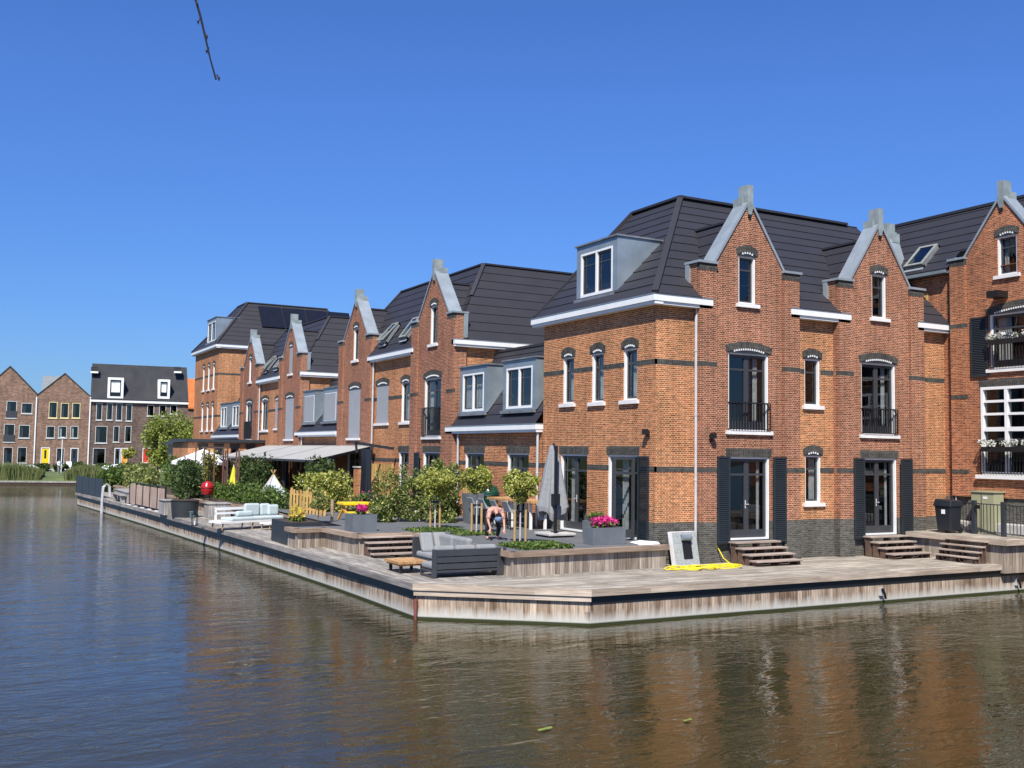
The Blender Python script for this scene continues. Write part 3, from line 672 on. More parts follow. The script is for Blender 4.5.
def ribbon(path_o, path_i, z0, z1, i0, i1):
    m_ = MB()
    for k in range(i0, i1):
        a, b = path_o[k], path_o[k + 1]; c_, d_ = path_i[k + 1], path_i[k]
        m_.hexa([(*a, z0), (*b, z0), (*c_, z0), (*d_, z0), (*a, z1), (*b, z1), (*c_, z1), (*d_, z1)])
    return m_
# deck surfaces
mb = MB(); inner = [(p[0], p[1]) for p in oi]
mb.poly([(oe[k][0], oe[k][1], .85) for k in range(0, 5)] + [(18.2, oe[4][1], .85), (18.2, 76, .85)])
struct(mb.build('quay_deck', 'deck_quay'))
mb = MB(); mb.poly([(oe[4][0], oe[4][1], .854), (oe[5][0], oe[5][1], .854), (28.3, oe[6][1], .854), (28.3, 23.98, .854), (17.9, 23.98, .854), (17.9, oe[4][1], .854)])
struct(mb.build('front_deck', 'deck_boards'))
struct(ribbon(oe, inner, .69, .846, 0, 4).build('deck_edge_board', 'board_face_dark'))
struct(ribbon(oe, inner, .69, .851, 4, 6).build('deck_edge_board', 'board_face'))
struct(ribbon(offset(quay, .02 * sg), inner, .47, .688, 0, 4).build('bearer_and_shade_band', 'black_metal'))  # black strip stands in for the recess shadow under the deck edge
struct(ribbon(o3, inner, .565, .675, 4, 5).build('bearer_and_shade_band', 'board_face'))
struct(ribbon(offset(quay, .02 * sg), inner, .50, .688, 5, 6).build('bearer_and_shade_band', 'black_metal'))  # front edge: the shadow below the boards again drawn as a black strip
# raised deck at the right, in front of the neighbouring house
mb = MB(); mb.poly([(27.75, 19.95, 1.6), (29.2, 19.95, 1.6), (29.2, 24, 1.6), (27.75, 24, 1.6)]); mb.poly([(29.2, 12.9, 1.6), (75, 12.9, 1.6), (75, 24, 1.6), (29.2, 24, 1.6)]); struct(mb.build('raised_deck', 'deck_boards'))
mb = MB(); mb.box(27.73, 27.90, 20.0, 23.86, 1.44, 1.596); mb.box(27.73, 29.13, 19.9, 19.998, 1.44, 1.604); mb.box(29.13, 29.22, 12.85, 19.998, 1.44, 1.606); mb.box(29.22, 75, 12.85, 12.94, 1.44, 1.604); struct(mb.build('deck_edge_board', 'board_face'))
mb = MB(); mb.poly([(27.86, 20.06, .6), (27.86, 23.86, .6), (27.86, 23.86, 1.44), (27.86, 20.06, 1.44)]); mb.poly([(27.86, 20.06, .6), (29.26, 20.06, .6), (29.26, 20.06, 1.44), (27.86, 20.06, 1.44)]); mb.poly([(29.26, 20.06, .5), (29.26, 13.0, .5), (29.26, 13.0, 1.44), (29.26, 20.06, 1.44)]); mb.poly([(29.26, 13.0, .5), (75, 13.0, .5), (75, 13.0, 1.44), (29.26, 13.0, 1.44)])
struct(mb.build('retaining_wall', 'terrace_boards'))
# garden terrace of the corner house and the gardens along the quay
def terrace(path, z, closed_top, rim=True, surf='paver_dark', wall_m='terrace_boards', rimi=None):
    m_ = MB(); m_.poly([(*p, z) for p in closed_top]); struct(m_.build('terrace', surf))
    m_ = MB(); m_.wall_prism(path, .6, z - .13); struct(m_.build('retaining_wall', wall_m))
    m_ = MB()
    for a, b in zip(path[:-1], path[1:]):
        A, B = Vector((*a, z - .055)), Vector((*b, z - .055)); d = (B - A).normalized() * .05
        m_.bar(A - d, B + d, .24, .13)
    struct(m_.build('terrace_rim', 'rim_board'))
p1 = [(17.72, 23.36), (12.6, 22.98), (12.72, 29.5), (10.92, 29.55), (10.88, 29.75), (10.72, 32.3), (9.74, 32.12), (9.74, 33.0)]
terrace(p1[:1] + p1[1:], 1.47, [(17.74, 23.4)] + p1[1:] + [(11.6, 33.0), (12.0, 48), (17.74, 48)])
p2 = [(11.9, 33.2), (12.0, 44), (12.0, 47), (11.2, 50), (11.0, 56), (10.2, 60), (9.8, 74)]
terrace(p2, 1.4, p2 + [(17.7, 76), (17.7, 33.2)], surf='soil')

# ================================================================ HOUSES
FL = Fr((17.75, 0), (0, 1), (-1, 0)); FRR = Fr((0, 23.9), (1, 0), (0, -1))
# ---------------- corner house
H = thing('brick_house', 'large brick corner house with two stepped gables over the front deck and leaning stone worktop', 'house', (17.75, 23.9, .85))
holesR = [(23.56, 24.24, 2.56, 4.05), (23.55, 24.22, 5.62, 7.12)]
holesL = [(24.82, 25.55, 5.62, 7.18), (26.60, 27.30, 5.62, 7.18), (28.35, 29.05, 5.64, 7.18), (24.74, 26.34, 1.5, 3.98), (27.5, 29.15, 1.5, 3.98)]
mb = MB(); sheet(mb, FRR, rect(17.75, 30.1, 2.05, 8.5), [h for h in holesR] + [(20.3, 21.95, 2.05, 7.2), (25.9, 27.52, 2.05, 7.2)])
sheet(mb, FL, rect(23.9, 30.3, 2.05, 8.5), [(h[0], h[1], max(h[2], 2.05), h[3]) for h in holesL])
mb.poly([(17.75, 30.3, 8.5), (17.75, 30.3, .9), (30.1, 30.3, .9), (30.1, 30.3, 8.5)])
mb.poly([(17.75, 30.3, 8.5), (21.5, 30.3, 12.5), (30.1, 30.3, 12.5), (30.1, 30.3, 8.5)])
wall = mb.build('wall', 'brick_orange', H)
mb = MB(); sheet(mb, Fr((0, 23.896), (1, 0), (0, -1)), rect(17.746, 30.1, .85, 2.05), [(20.3, 21.95, 1.0, 2.05), (25.9, 27.52, 1.0, 2.05)])
sheet(mb, Fr((17.746, 0), (0, 1), (-1, 0)), rect(23.896, 30.3, .85, 2.05), [(24.74, 26.34, 1.5, 2.05), (27.5, 29.15, 1.5, 2.05)])
mb.build('plinth', 'brick_plinth', H)
def bandpart(F, par, a, b, zc, e=.004, h=.08):
    m_ = MB(); F.box(m_, a, b, zc - h, zc + h, -.05, e); return m_.build('brick_band', 'brick_black', par)
for zc in (3.58, 6.70):
    for a, b in ((17.746, 19.2), (23.1, 23.55), (24.24, 24.8), (28.8, 30.1)): bandpart(FRR, H, a, b, zc)
for a, b, zc in ((23.896, 24.74, 3.58), (26.34, 27.5, 3.58), (29.15, 30.3, 3.58), (23.896, 24.82, 6.70), (25.55, 26.60, 6.70), (27.30, 28.35, 6.70), (29.05, 30.3, 6.70)): bandpart(FL, H, a, b, zc)
mb = MB()
mb.box(17.95, 30, 24.1, 30.2, 1.40, 1.46); mb.box(17.95, 30, 24.1, 30.2, 4.4, 4.6); mb.box(17.95, 30, 24.1, 30.2, 8.3, 8.36); mb.box(19.0, 19.05, 25.05, 30.2, 1.5, 8.2); mb.box(19.0, 30, 25.0, 25.05, 1.5, 8.2); mb.box(19.4, 29, 25.1, 25.15, 8.4, 9.95)
mb.build('floor_and_shade_sheet', 'interior_shade', H)  # floor slabs plus upright dark sheets painting room shade behind the windows
for i, h in enumerate(holesR): window(FRR, H, *h, arch=True, curtain=[(.55, 1)] if i == 0 else None)
for h in holesL[:3]: window(FL, H, *h, arch=True, curtain=[(.35, .75)])
window(FL, H, *holesL[4], arch=False, double=True, door=True, sill=False, transom=.2, curtain=[(.62, .78)], handle=True)
w = window(FL, H, *holesL[3], arch=False, door=False, double=False, sill=False, transom=.2, sash='anthracite', curtain=[(.5, .7)])
mb = MB()   # the leaf of this door standing open against the wall
q = FL.P(24.95, 0, 0); Fo = Fr((q.x + .02, q.y + .0), (-1, 0.08), (0.08, 1))
ring(mb, Fo, 0, .74, 1.55, 3.93, .09, -.03, .03, wb=.25); Fo.box(mb, .09, .65, 3.4, 3.46, -.02, .02)
lf = mb.build('open_door_leaf', 'anthracite', w); 
mb = MB(); ring(mb, FL, 24.18, 24.72, 1.5, 3.95, .06, .01, .05); n = 34
for i in range(n): FL.box(mb, 24.24, 24.66, 1.6 + i * .0675, 1.63 + i * .0675, .015, .04)
mb.build('shutter', 'shutter_green', H)
g1h = [(20.3, 21.95, 1.5, 3.97), (20.32, 21.92, 4.76, 7.12), (20.72, 21.4, 8.62, 10.1)]
g2h = [(25.9, 27.52, 1.5, 3.99), (25.9, 27.5, 4.76, 7.12), (26.42, 27.1, 8.62, 10.08)]
for (a0, a1), gh in (((19.15, 23.12), g1h), ((24.8, 28.8), g2h)):
    c_ = (a0 + a1) / 2
    g = gable(FRR, H, a0, a1, .86, 9.72, 11.72, gh, d=.15, plinth=2.05, band=(6.70, 3.58), roof=(8.62, 1.0))
    D = window(FRR, H, *gh[0], d=.15, arch=False, double=True, door=True, sill=False, transom=.2, curtain=[(.80, .86)], handle=True)
    window(FRR, H, *gh[1], d=.15, arch=True, double=True, door=True, transom=.2, curtain=[(.72, .86)])
    balcony(FRR, H, gh[1][0] + .02, gh[1][1] - .02, gh[1][2] + .03, 5.62, .15)
    window(FRR, H, *gh[2], d=.15, arch=True)
    mb = MB(); FRR.box(mb, gh[0][0], gh[0][1], 1.465, 1.498, -.05, .19); mb.build('door_threshold', 'anthracite', D)
for a, b in ((19.79, 20.27), (21.98, 22.5), (25.4, 25.87), (27.56, 28.1)): shutter(FRR, H, a, b, 1.42, 3.98, .255)
o = cornice(FRR, H, 17.8, 19.62, 8.34); cornice(FRR, H, 22.75, 25.32, 8.34); cornice(FRR, H, 28.5, 30.35, 8.34)
cornice(FL, H, 23.6, 30.72, 8.34)
pipe(H, 19.14, 23.80, .86, 8.34, off=(.03, 0)); pipe(H, 23.2, 23.8, 7.9, 8.34, off=(0, 0))
lamp(FRR, H, 19.56, 4.52, .25); lamp(FL, H, 24.22, 4.6)
mb = MB(); ze = 8.62; T = 12.82
E0 = (17.47, 23.6, ze); up_ = .58
roof_face(mb, [(17.47 + up_, 23.6 + up_, ze + up_), (30.1, 23.6 + up_, ze + up_), (30.1, 27.8, T), (21.67, 27.8, T)], o=E0)
for a, b, e in ((17.47, 19.2, up_), (23.1, 24.85, 0), (28.78, 30.1, 0)): roof_face(mb, [(a, 23.6, ze), (b, 23.6, ze), (b, 23.6 + up_, ze + up_), (a + e, 23.6 + up_, ze + up_)], o=E0)
roof_face(mb, [E0, (17.47, 30.55, ze), (21.67, 30.55, T), (21.67, 27.8, T)], o=E0)
mb.poly([(21.6, 27.72, T), (29.6, 27.72, T), (29.6, 30.5, T), (21.6, 30.5, T)])
rf = mb.build('roof', 'tile_dark', H)
mb = MB(); mb.bar((17.5, 23.62, ze + .07), (21.67, 27.8, T + .09), .19, .08); mb.bar((21.55, 27.72, T + .04), (29.5, 27.72, T + .04), .18, .08)
mb.bar((21.6, 27.7, T + .04), (21.6, 30.5, T + .04), .18, .08); mb.bar((17.5, 30.55, ze + .04), (21.6, 30.55, T + .04), .12, .14)
mb.build('ridge_tiles', 'tile_dark', rf)
dormer(FL, H, 26.12, 28.48, 9.03, 10.8, 1.85, d=-.15)
# ---------------- the twin gabled row houses along the quay
def link_house(v0, v1, label, scr, curt, roofw=True):
    K = thing('linking_house', label, 'house', (17.75, v0, .85), 'low links with zinc dormers between the gabled houses')
    hs = [(v0 + .95, v0 + 2.55, 1.5, 3.98), (v0 + 4.4, v0 + 6.05, 1.5, 3.98)]
    mb = MB(); sheet(mb, FL, rect(v0, v1, .86, 4.9), hs); mb.build('wall', 'brick_orange', K)
    for a, b in ((v0, hs[0][0]), (hs[0][1], hs[1][0]), (hs[1][1], v1)): bandpart(FL, K, a, b, 3.58)
    window(FL, K, *hs[0], arch=False, double=True, door=True, sill=False, transom=.2, curtain=[(.8, .95)])
    window(FL, K, *hs[1], arch=False, double=True, door=True, sill=False, transom=.2)
    mb = MB(); mb.box(18.0, 22, v0 + .02, v1 - .02, 1.42, 1.46); mb.box(19, 19.05, v0 + .02, v1 - .02, 1.42, 4.9); mb.build('floor_and_shade_sheet', 'interior_shade', K)
    cornice(FL, K, v0 - .0, v1 + .55, 4.72)
    mb = MB(); k = 1.43; ze = 4.99; T = 8.1
    roof_face(mb, [(17.47, v0, ze), (17.47, v1 + .0, ze), (17.4 + (T - ze) / k, v1 + .1, T), (17.4 + (T - ze) / k, v0, T)])
    mb.poly([(17.4 + (T - ze) / k, v1 + .2, T), (17.4 + (T - ze) / k, v0, T), (24, v0, T), (24, v1, T)])
    r_ = mb.build('roof', 'tile_dark', K)
    mb = MB(); mb.bar((17.4 + (T - ze) / k, v0, T + .03), (17.4 + (T - ze) / k, v1, T + .03), .18, .1)
    mb.build('ridge_tiles', 'tile_dark', r_)
    for i, (a, b) in enumerate(((v0 + .42, v0 + 2.85), (v0 + 4.15, v0 + 6.5))):
        dormer(FL, K, a, b, 5.52, 7.33, 1.4, d=.05, scr=scr, curt=curt if i else None)
    pipe(K, 17.62, v0 + .12, .9, 4.72, off=(0, 0)); pipe(K, 17.62, v1 - .35, .9, 4.72)
    return K
def row_house(v0, label, scr, doorcurt, gab0_screens=False, extra=()):
    """house with two gables on the quay front; v0 is its near end"""
    K = thing('brick_house', label, 'house', (17.75, v0, .85), 'gabled brick houses along the quay')
    gs = [(v0, v0 + 4.35), (v0 + 9.4, v0 + 14.0)]
    rec = [(v0 + 4.95, v0 + 5.95, 5.3, 7.1), (v0 + 7.5, v0 + 9.05, 5.3, 7.1)]
    if not extra: rec = [(v0 + 4.8, v0 + 5.85, 5.3, 7.05), (v0 + 7.4, v0 + 9.1, 5.2, 7.15)]
    lowh = [(v0 + 4.9, v0 + 6.1, 1.5, 3.98)]
    mb = MB(); sheet(mb, FL, rect(v0 + .1, v0 + 13.9, .86, 8.4), rec + lowh + [(v0 + 1.1, v0 + 3.2, 1.5, 7.2), (v0 + 10.5, v0 + 12.9, 1.5, 7.2)])
    mb.poly([(17.75, v0 + .12, .86), (29, v0 + .12, .86), (29, v0 + .12, 8.4), (17.75, v0 + .12, 8.4)])
    mb.poly([(17.75, v0 + 13.9, .86), (29, v0 + 13.9, .86), (29, v0 + 13.9, 8.4), (17.75, v0 + 13.9, 8.4)])
    mb.poly([(29, v0 + .12, .86), (29, v0 + 13.9, .86), (29, v0 + 13.9, 8.4), (29, v0 + .12, 8.4)])
    mb.build('wall', 'brick_orange', K)
    mb = MB(); mb.box(18, 28.9, v0 + .2, v0 + 13.8, 1.4, 1.46); mb.box(18, 28.9, v0 + .2, v0 + 13.8, 4.4, 4.6); mb.box(18, 28.9, v0 + .2, v0 + 13.8, 8.2, 8.3); mb.box(19.1, 19.15, v0 + .2, v0 + 13.8, 1.46, 8.2)
    mb.build('floor_and_shade_sheet', 'interior_shade', K)
    for zc in (3.58, 6.45):
        cuts = [(v0 + 4.35, rec[0][0]), (rec[0][1], rec[1][0]), (rec[1][1], v0 + 9.4)] if zc > 5 else [(v0 + 4.35, lowh[0][0]), (lowh[0][1], v0 + 9.4)]
        for a, b in cuts: bandpart(FL, K, a, b, zc)
    window(FL, K, *lowh[0], arch=False, door=True, sill=False, transom=.2, curtain=[(.3, .7)])
    window(FL, K, *rec[0], curtain=[(.2, .8)], screen=scr[0]); window(FL, K, *rec[1], curtain=[(.1, .6)], screen=scr[1])
    for j, (a0, a1) in enumerate(gs):
        c_ = (a0 + a1) / 2
        gh = [(c_ - .85, c_ + .85, 1.5, 3.98), (c_ - .85, c_ + .85, 4.62, 7.08), (c_ - .36, c_ + .36, 8.52, 10.15)]
        gable(FL, K, a0, a1, .86, 9.62, 11.55, gh, d=.15, pw=.62, band=(6.45,), roof=(8.6, 1.4))
        window(FL, K, *gh[0], d=.15, arch=False, double=True, door=True, sill=False, transom=.2)
        window(FL, K, *gh[1], d=.15, double=True, door=True, transom=.2, curtain=[(.5, .9)], screen=scr[2 + j])
        if not scr[2 + j]:
            balcony(FL, K, gh[1][0] + .02, gh[1][1] - .02, 4.66, 5.85, .15)
        window(FL, K, *gh[2], d=.15, curtain=[(.1, .6)], screen=scr[4 + j])
    cornice(FL, K, v0 + 4.1, v0 + 9.65, 8.24)
    FS = Fr((0, v0 + .12), (1, 0), (0, -1)); cornice(FS, K, 17.5, 24.5, 8.24, d1=.32)
    mb = MB(); ze = 8.53; k = 1.43; T = 12.15; a = (T - ze) / k; y0, y1 = v0 - .18, v0 + 14.18; x0, x1 = 17.47, 29.3
    tl = [(x0 + a, y0 + a, T), (x1 - a, y0 + a, T), (x1 - a, y1 - a, T), (x0 + a, y1 - a, T)]
    q_ = .62; E0 = (x0, y0, ze)
    roof_face(mb, [(x0 + q_, y0, ze), (x1, y0, ze), tl[1], tl[0], (x0 + q_, y0 + q_, ze + q_ * k)], o=E0)
    roof_face(mb, [(x0 + q_, y0 + q_, ze + q_ * k), (x0 + q_, y1 - q_, ze + q_ * k), tl[3], tl[0]], o=E0)
    roof_face(mb, [(x0, v0 + 4.3, ze), (x0, v0 + 9.45, ze), (x0 + q_, v0 + 9.45, ze + q_ * k), (x0 + q_, v0 + 4.3, ze + q_ * k)], o=E0); roof_face(mb, [(x0, y1, ze), (x1, y1, ze), tl[2], tl[3]]); roof_face(mb, [(x1, y0, ze), (x1, y1, ze), tl[2], tl[1]])
    mb.poly(tl); r_ = mb.build('roof', 'tile_dark', K)
    mb = MB()
    for p, q in ((tl[0], tl[1]), (tl[1], tl[2]), (tl[2], tl[3]), (tl[3], tl[0]), ((x0 + 1.4, y0 + 1.4, ze + 2.0), tl[0]), ((x0 + 1.4, y1 - 1.4, ze + 2.0), tl[3])): mb.bar(Vector(p) + Vector((0, 0, .05)), Vector(q) + Vector((0, 0, .05)), .17, .07)
    mb.build('ridge_tiles', 'tile_dark', r_)
    skylight(FL, K, v0 + 8.1, .8, 8.6, .33, 1.43, 9.0, 1.2, .16); skylight(FL, K, v0 + 5.6, .8, 8.6, .33, 1.43, 9.0, 1.2, .03)
    pipe(K, 17.64, v0 + 9.25, .9, 8.24)
    return K
K = link_house(30.32, 37.1, 'low link with two zinc dormers between the corner house and the next gabled house', False, [(0, 1)])
K = row_house(37.1, 'gabled brick house with dark roof second from the right, beyond the ball-shaped trees and hedge', (False, True, False, True, False, False), None, extra=(1,))
shutter(FL, K, 37.1 + 3.15, 37.1 + 3.65, 1.5, 3.95, .255, 'shutter_green')
link_house(51.2, 57.9, 'low link behind the grey awning whose two zinc dormers have grey screens drawn down', True, None)
K = row_house(57.9, 'gabled brick house behind the grey awning with a screened attic window in its near gable', (True, False, True, False, True, False), None)
link_house(72.1, 79.9, 'small far link with white dormer windows beside the tall brick end house', False, [(0, 1)])
# ---------------- tall end house
H = thing('brick_house', 'tall brick house at the far end with narrow white windows and solar panels', 'house', (17.75, 80, .85))
FRD = Fr((0, 80.0), (1, 0), (0, -1))
hs = [(a, a + .75, z0, z1) for z0, z1 in ((5.4, 7.4), (8.65, 10.55)) for a in (81.1, 82.9, 84.8)]
mb = MB(); sheet(mb, FL, rect(80, 88.6, .86, 11.9), hs); sheet(mb, FRD, rect(17.75, 30, .86, 11.9)); mb.poly([(17.75, 88.6, .86), (30, 88.6, .86), (30, 88.6, 11.9), (17.75, 88.6, 11.9)]); mb.poly([(30, 80, .86), (30, 88.6, .86), (30, 88.6, 11.9), (30, 80, 11.9)])
mb.build('wall', 'brick_orange', H)
for zc in (9.75, 6.5):
    bandpart(FRD, H, 17.746, 30, zc, .005); bandpart(FL, H, 79.996, 81.1, zc); bandpart(FL, H, 85.55, 88.6, zc)
    for a in (81.85, 83.65): bandpart(FL, H, a, a + 1.05, zc)
for h in hs: window(FL, H, *h, curtain=[(0, 1)])
mb = MB(); mb.box(18, 29.9, 80.1, 88.5, 4.5, 4.6); mb.box(18, 29.9, 80.1, 88.5, 8, 8.1); mb.box(21, 21.1, 80.1, 88.5, 1, 11.8); mb.build('floor_and_shade_sheet', 'interior_shade', H)
cornice(FRD, H, 17.8, 30.2, 11.74); cornice(FL, H, 79.7, 88.9, 11.74)
mb = MB(); ze = 12.02; k = 1.24; T = 15.8; a = (T - ze) / k; x0, x1, y0, y1 = 17.47, 30.3, 79.72, 88.9
tl = [(x0 + a, y0 + a, T), (x1 - a, y0 + a, T), (x1 - a, y1 - a, T), (x0 + a, y1 - a, T)]
roof_face(mb, [(x0, y0, ze), (x1, y0, ze), tl[1], tl[0]]); roof_face(mb, [(x0, y0, ze), (x0, y1, ze), tl[3], tl[0]]); roof_face(mb, [(x0, y1, ze), (x1, y1, ze), tl[2], tl[3]]); roof_face(mb, [(x1, y0, ze), (x1, y1, ze), tl[2], tl[1]])
mb.poly(tl); r_ = mb.build('roof', 'tile_dark', H)
mb = MB()
for p, q in ((tl[0], tl[1]), (tl[3], tl[0]), ((x0, y0, ze), tl[0]), ((x0, y1, ze), tl[3])): mb.bar(Vector(p) + Vector((0, 0, .05)), Vector(q) + Vector((0, 0, .05)), .2, .08)
mb.build('ridge_tiles', 'tile_dark', r_)
for i in range(4):   # panels lie on brackets just above the slope facing the corner house
    a0 = 21.3 + i * 1.95; t0, t1 = 1.25, 2.72; y = lambda t: y0 + t; z = lambda t: ze + t * k + .16
    mb = MB(); mb.hexa([(a0, y(t0), z(t0)), (a0 + 1.88, y(t0), z(t0)), (a0 + 1.88, y(t1), z(t1)), (a0, y(t1), z(t1)), (a0, y(t0) - .03, z(t0) + .05), (a0 + 1.88, y(t0) - .03, z(t0) + .05), (a0 + 1.88, y(t1) - .03, z(t1) + .05), (a0, y(t1) - .03, z(t1) + .05)])
    mb.build('solar_panel', 'solar_glass', H)
dormer(FL, H, 81.6, 84.9, 12.45, 14.35, 1.85, d=-.1)
# ground-floor extension in front of the far houses
H = thing('garden_extension', 'single-storey brick extension with flat dark roof beneath the tall far house', 'extension', (15.3, 66, 1.4))
FE = Fr((0, 66.0), (1, 0), (0, -1))
hs = [(a, a + .5, 3.2, 4.05) for a in (13.6, 14.6, 15.6, 16.6)]
mb = MB(); sheet(mb, FE, rect(12.95, 17.7, 1.0, 4.35), hs); mb.poly([(12.95, 66, 1), (12.95, 71, 1), (12.95, 71, 4.35), (12.95, 66, 4.35)]); mb.poly([(12.95, 71, 1), (17.7, 71, 1), (17.7, 71, 4.35), (12.95, 71, 4.35)]); mb.build('wall', 'brick_orange', H)
for h in hs: window(FE, H, *h, arch=False, transom=0, frame='anthracite', sill=False)
mb = MB(); mb.box(12.75, 17.74, 65.75, 71.2, 4.37, 4.57); mb.build('flat_roof', 'anthracite_dark', H)
H = thing('garden_shed', 'grey garden room with dark flat roof behind the open white parasol', 'shed', (13.9, 74, 1.4))
mb = MB(); mb.box(13.7, 16.3, 72.5, 77, 1.0, 4.2); mb.build('wall', 'anthracite', H); mb = MB(); mb.box(13.4, 16.5, 72.2, 77.2, 4.203, 4.42); mb.build('flat_roof', 'anthracite_dark', H)
mb = MB(); mb.box(14.1, 15.7, 72.44, 72.498, 3.2, 4.0); mb.build('window', 'white_paint', H)

# ---------------- neighbouring house at the right edge
FE = Fr((30.1, 0), (0, 1), (-1, 0))
H = thing('brick_house', 'deep red brick house at the right edge with a big white gridded window', 'house', (30.1, 21.5, 1.6))
big = (18.9, 22.42, 3.5, 6.4); dr = (19.4, 22.05, 6.98, 8.8); at = (21.0, 21.72, 10.05, 11.35)
mb = MB(); sheet(mb, FE, rect(14, 30.3, 2.75, 10.4), [big, (19.4, 22.05, 6.98, 8.9), (19.6, 22.9, 10.0, 10.39)]); mb.poly([(30.1, 30.3, 1), (42, 30.3, 1), (42, 30.3, 10.4), (30.1, 30.3, 10.4)])
mb.poly([(30.1, 14, 1), (42, 14, 1), (42, 14, 10.4), (30.1, 14, 10.4)]); mb.poly([(30.1, 14, 10.4), (32.35, 14, 12.9), (42, 14, 12.9), (42, 14, 10.4)]); mb.poly([(42, 14, 1), (42, 30.3, 1), (42, 30.3, 12.9), (42, 14, 12.9)])
mb.build('wall', 'brick_deep', H)
mb = MB(); sheet(mb, Fr((30.094, 0), (0, 1), (-1, 0)), rect(14, 30.3, .8, 2.75)); mb.build('plinth', 'brick_plinth', H)
mb = MB(); mb.box(30.4, 41, 14.1, 30, 2.9, 3); mb.box(30.4, 41, 14.1, 30, 6.5, 6.7); mb.box(31.3, 31.4, 14.1, 30, 3, 11); mb.box(30.4, 41, 14.1, 30, 9.6, 9.8); mb.build('floor_and_shade_sheet', 'interior_shade', H)
# main gable seen, and its twin further left behind the corner house
gable(FE, H, 19.55, 23.5, 2.76, 10.82, 12.62, [big, dr, at], brickm='brick_deep', d=.07, pw=.6, band=(6.1, 8.53, 3.58), roof=(10.55, 1.4))
gable(FE, H, 25.7, 26.9, 9.5, 10.86, 12.1, [], brickm='brick_deep', d=.07, pw=.2, roof=(10.55, 1.4))
window(FE, H, *at, d=.07, curtain=[(.6, .9)])
w = window(FE, H, *dr, d=.07, double=True, door=True, transom=.25, curtain=[(.75, .95)])
balcony(FE, H, 19.45, 22.0, 7.02, 7.85, .07); shutter(FE, H, 22.1, 22.75, 6.75, 8.75, .08)
# big gridded window
mb = MB(); ring(mb, FE, *big, .09, -.1, .09, wb=.1); n = 4; wd = (big[1] - big[0] - .18) / n
for i in range(1, n): FE.box(mb, big[0] + .09 + i * wd - .055, big[0] + .09 + i * wd + .055, big[2] + .1, big[3] - .09, -.09, .085)
for z in (5.0, ): FE.box(mb, big[0] + .09, big[1] - .09, z - .07, z + .07, -.085, .08)
for z in (5.5, 5.92): FE.box(mb, big[0] + .09, big[1] - .09, z - .04, z + .04, -.08, .075)
o = mb.build('window', 'white_paint', H)
mb = MB(); mb.poly([FE.P(big[0], big[2], -.02), FE.P(big[1], big[2], -.02), FE.P(big[1], big[3], -.02), FE.P(big[0], big[3], -.02)]); mb.build('glass_pane', 'glass', o)
mb = MB(); FE.box(mb, big[0] - .1, big[1] + .15, big[2] - .13, big[2] - .003, -.05, .22); mb.build('sill', 'white_stone', o)
mb = MB()
for i in range(4): FE.box(mb, big[0] + .14 + i * wd, big[0] + .05 + (i + 1) * wd, 4.62, 4.66, -.01, .02)
mb.build('sash', 'anthracite', o); lintel(FE, o, big[0], big[1], big[3], .07, arch=False)
balcony(FE, H, big[0] + .05, big[1] - .02, 3.54, 4.35, .1)
pipe(H, 29.98, 23.52, 1.6, 10.5, m='rust_pipe', r=.04); pipe(H, 29.98, 23.4, 1.6, 10.4, m='steel_pipe', r=.02)
mb = MB(); ze = 10.55; T = 13.1
roof_face(mb, [(29.8, 23.45, ze), (29.8, 30.6, ze), (32.35, 30.6, T), (32.35, 23.45, T)]); roof_face(mb, [(29.8, 13.8, ze), (29.8, 19.6, ze), (32.35, 19.6, T), (32.35, 13.8, T)]); roof_face(mb, [(30.45, 19.6, ze + .65), (30.45, 23.45, ze + .65), (32.35, 23.45, T), (32.35, 19.6, T)], o=(29.8, 19.6, ze))
mb.poly([(32.35, 13.8, T), (32.35, 30.6, T), (42, 30.6, T), (42, 13.8, T)]); r_ = mb.build('roof', 'tile_dark', H)
mb = MB(); mb.bar((32.35, 13.8, T + .05), (32.35, 30.6, T + .05), .2, .1); mb.build('ridge_tiles', 'tile_dark', r_)
mb = MB(); FE.box(mb, 23.55, 30.5, 10.42, 10.53, 0, .34); mb.build('gutter', 'zinc', H)
skylight(FE, H, 25.0, .85, 10.55, .3, 1.0, 10.75, 1.2, .03)
mb = MB(); FE.box(mb, 24.5, 24.95, 9.35, 9.85, -.01, .012); mb.build('wooden_vent', 'fence_yellow', H)
mb = MB(); FE.box(mb, 21.35, 21.75, 9.28, 9.5, .07, .62); mb.build('hoist_beam', 'black_metal', H)

# ---------------- houses across the water
hx = Vector((0.4785, 0.878, 0)); rx = Vector((0.878, -0.4785, 0))   # view heading and its right
def far_frame(depth, ang=11.0):
    o = hx * depth; a = R(ang); xd = (rx * math.cos(a) + hx * math.sin(a)); n = Vector((xd.y, -xd.x, 0))
    if n.dot(hx) > 0: n = -n
    return Fr((o.x, o.y), (xd.x, xd.y), (n.x, n.y))
FF = far_frame(162.0, 22.0)
def far_s(px, z=5, d=0.0):   # distance along the far facade under a column of the picture
    lo, hi = -150.0, 150.0
    for _ in range(50):
        m_ = (lo + hi) / 2; p = m3.transposed() @ (FF.P(m_, z, d) - Vector((0, 0, HC))); X = 512 + 1023 * p.x / -p.z
        if X < px: lo = m_
        else: hi = m_
    return lo
def far_z(px, py):
    s = far_s(px); lo, hi = -5.0, 40.0
    for _ in range(50):
        m_ = (lo + hi) / 2; p = m3.transposed() @ (FF.P(s, m_, 0) - Vector((0, 0, HC))); Y = 384 - 1023 * p.y / -p.z
        if Y > py: lo = m_
        else: hi = m_
    return lo
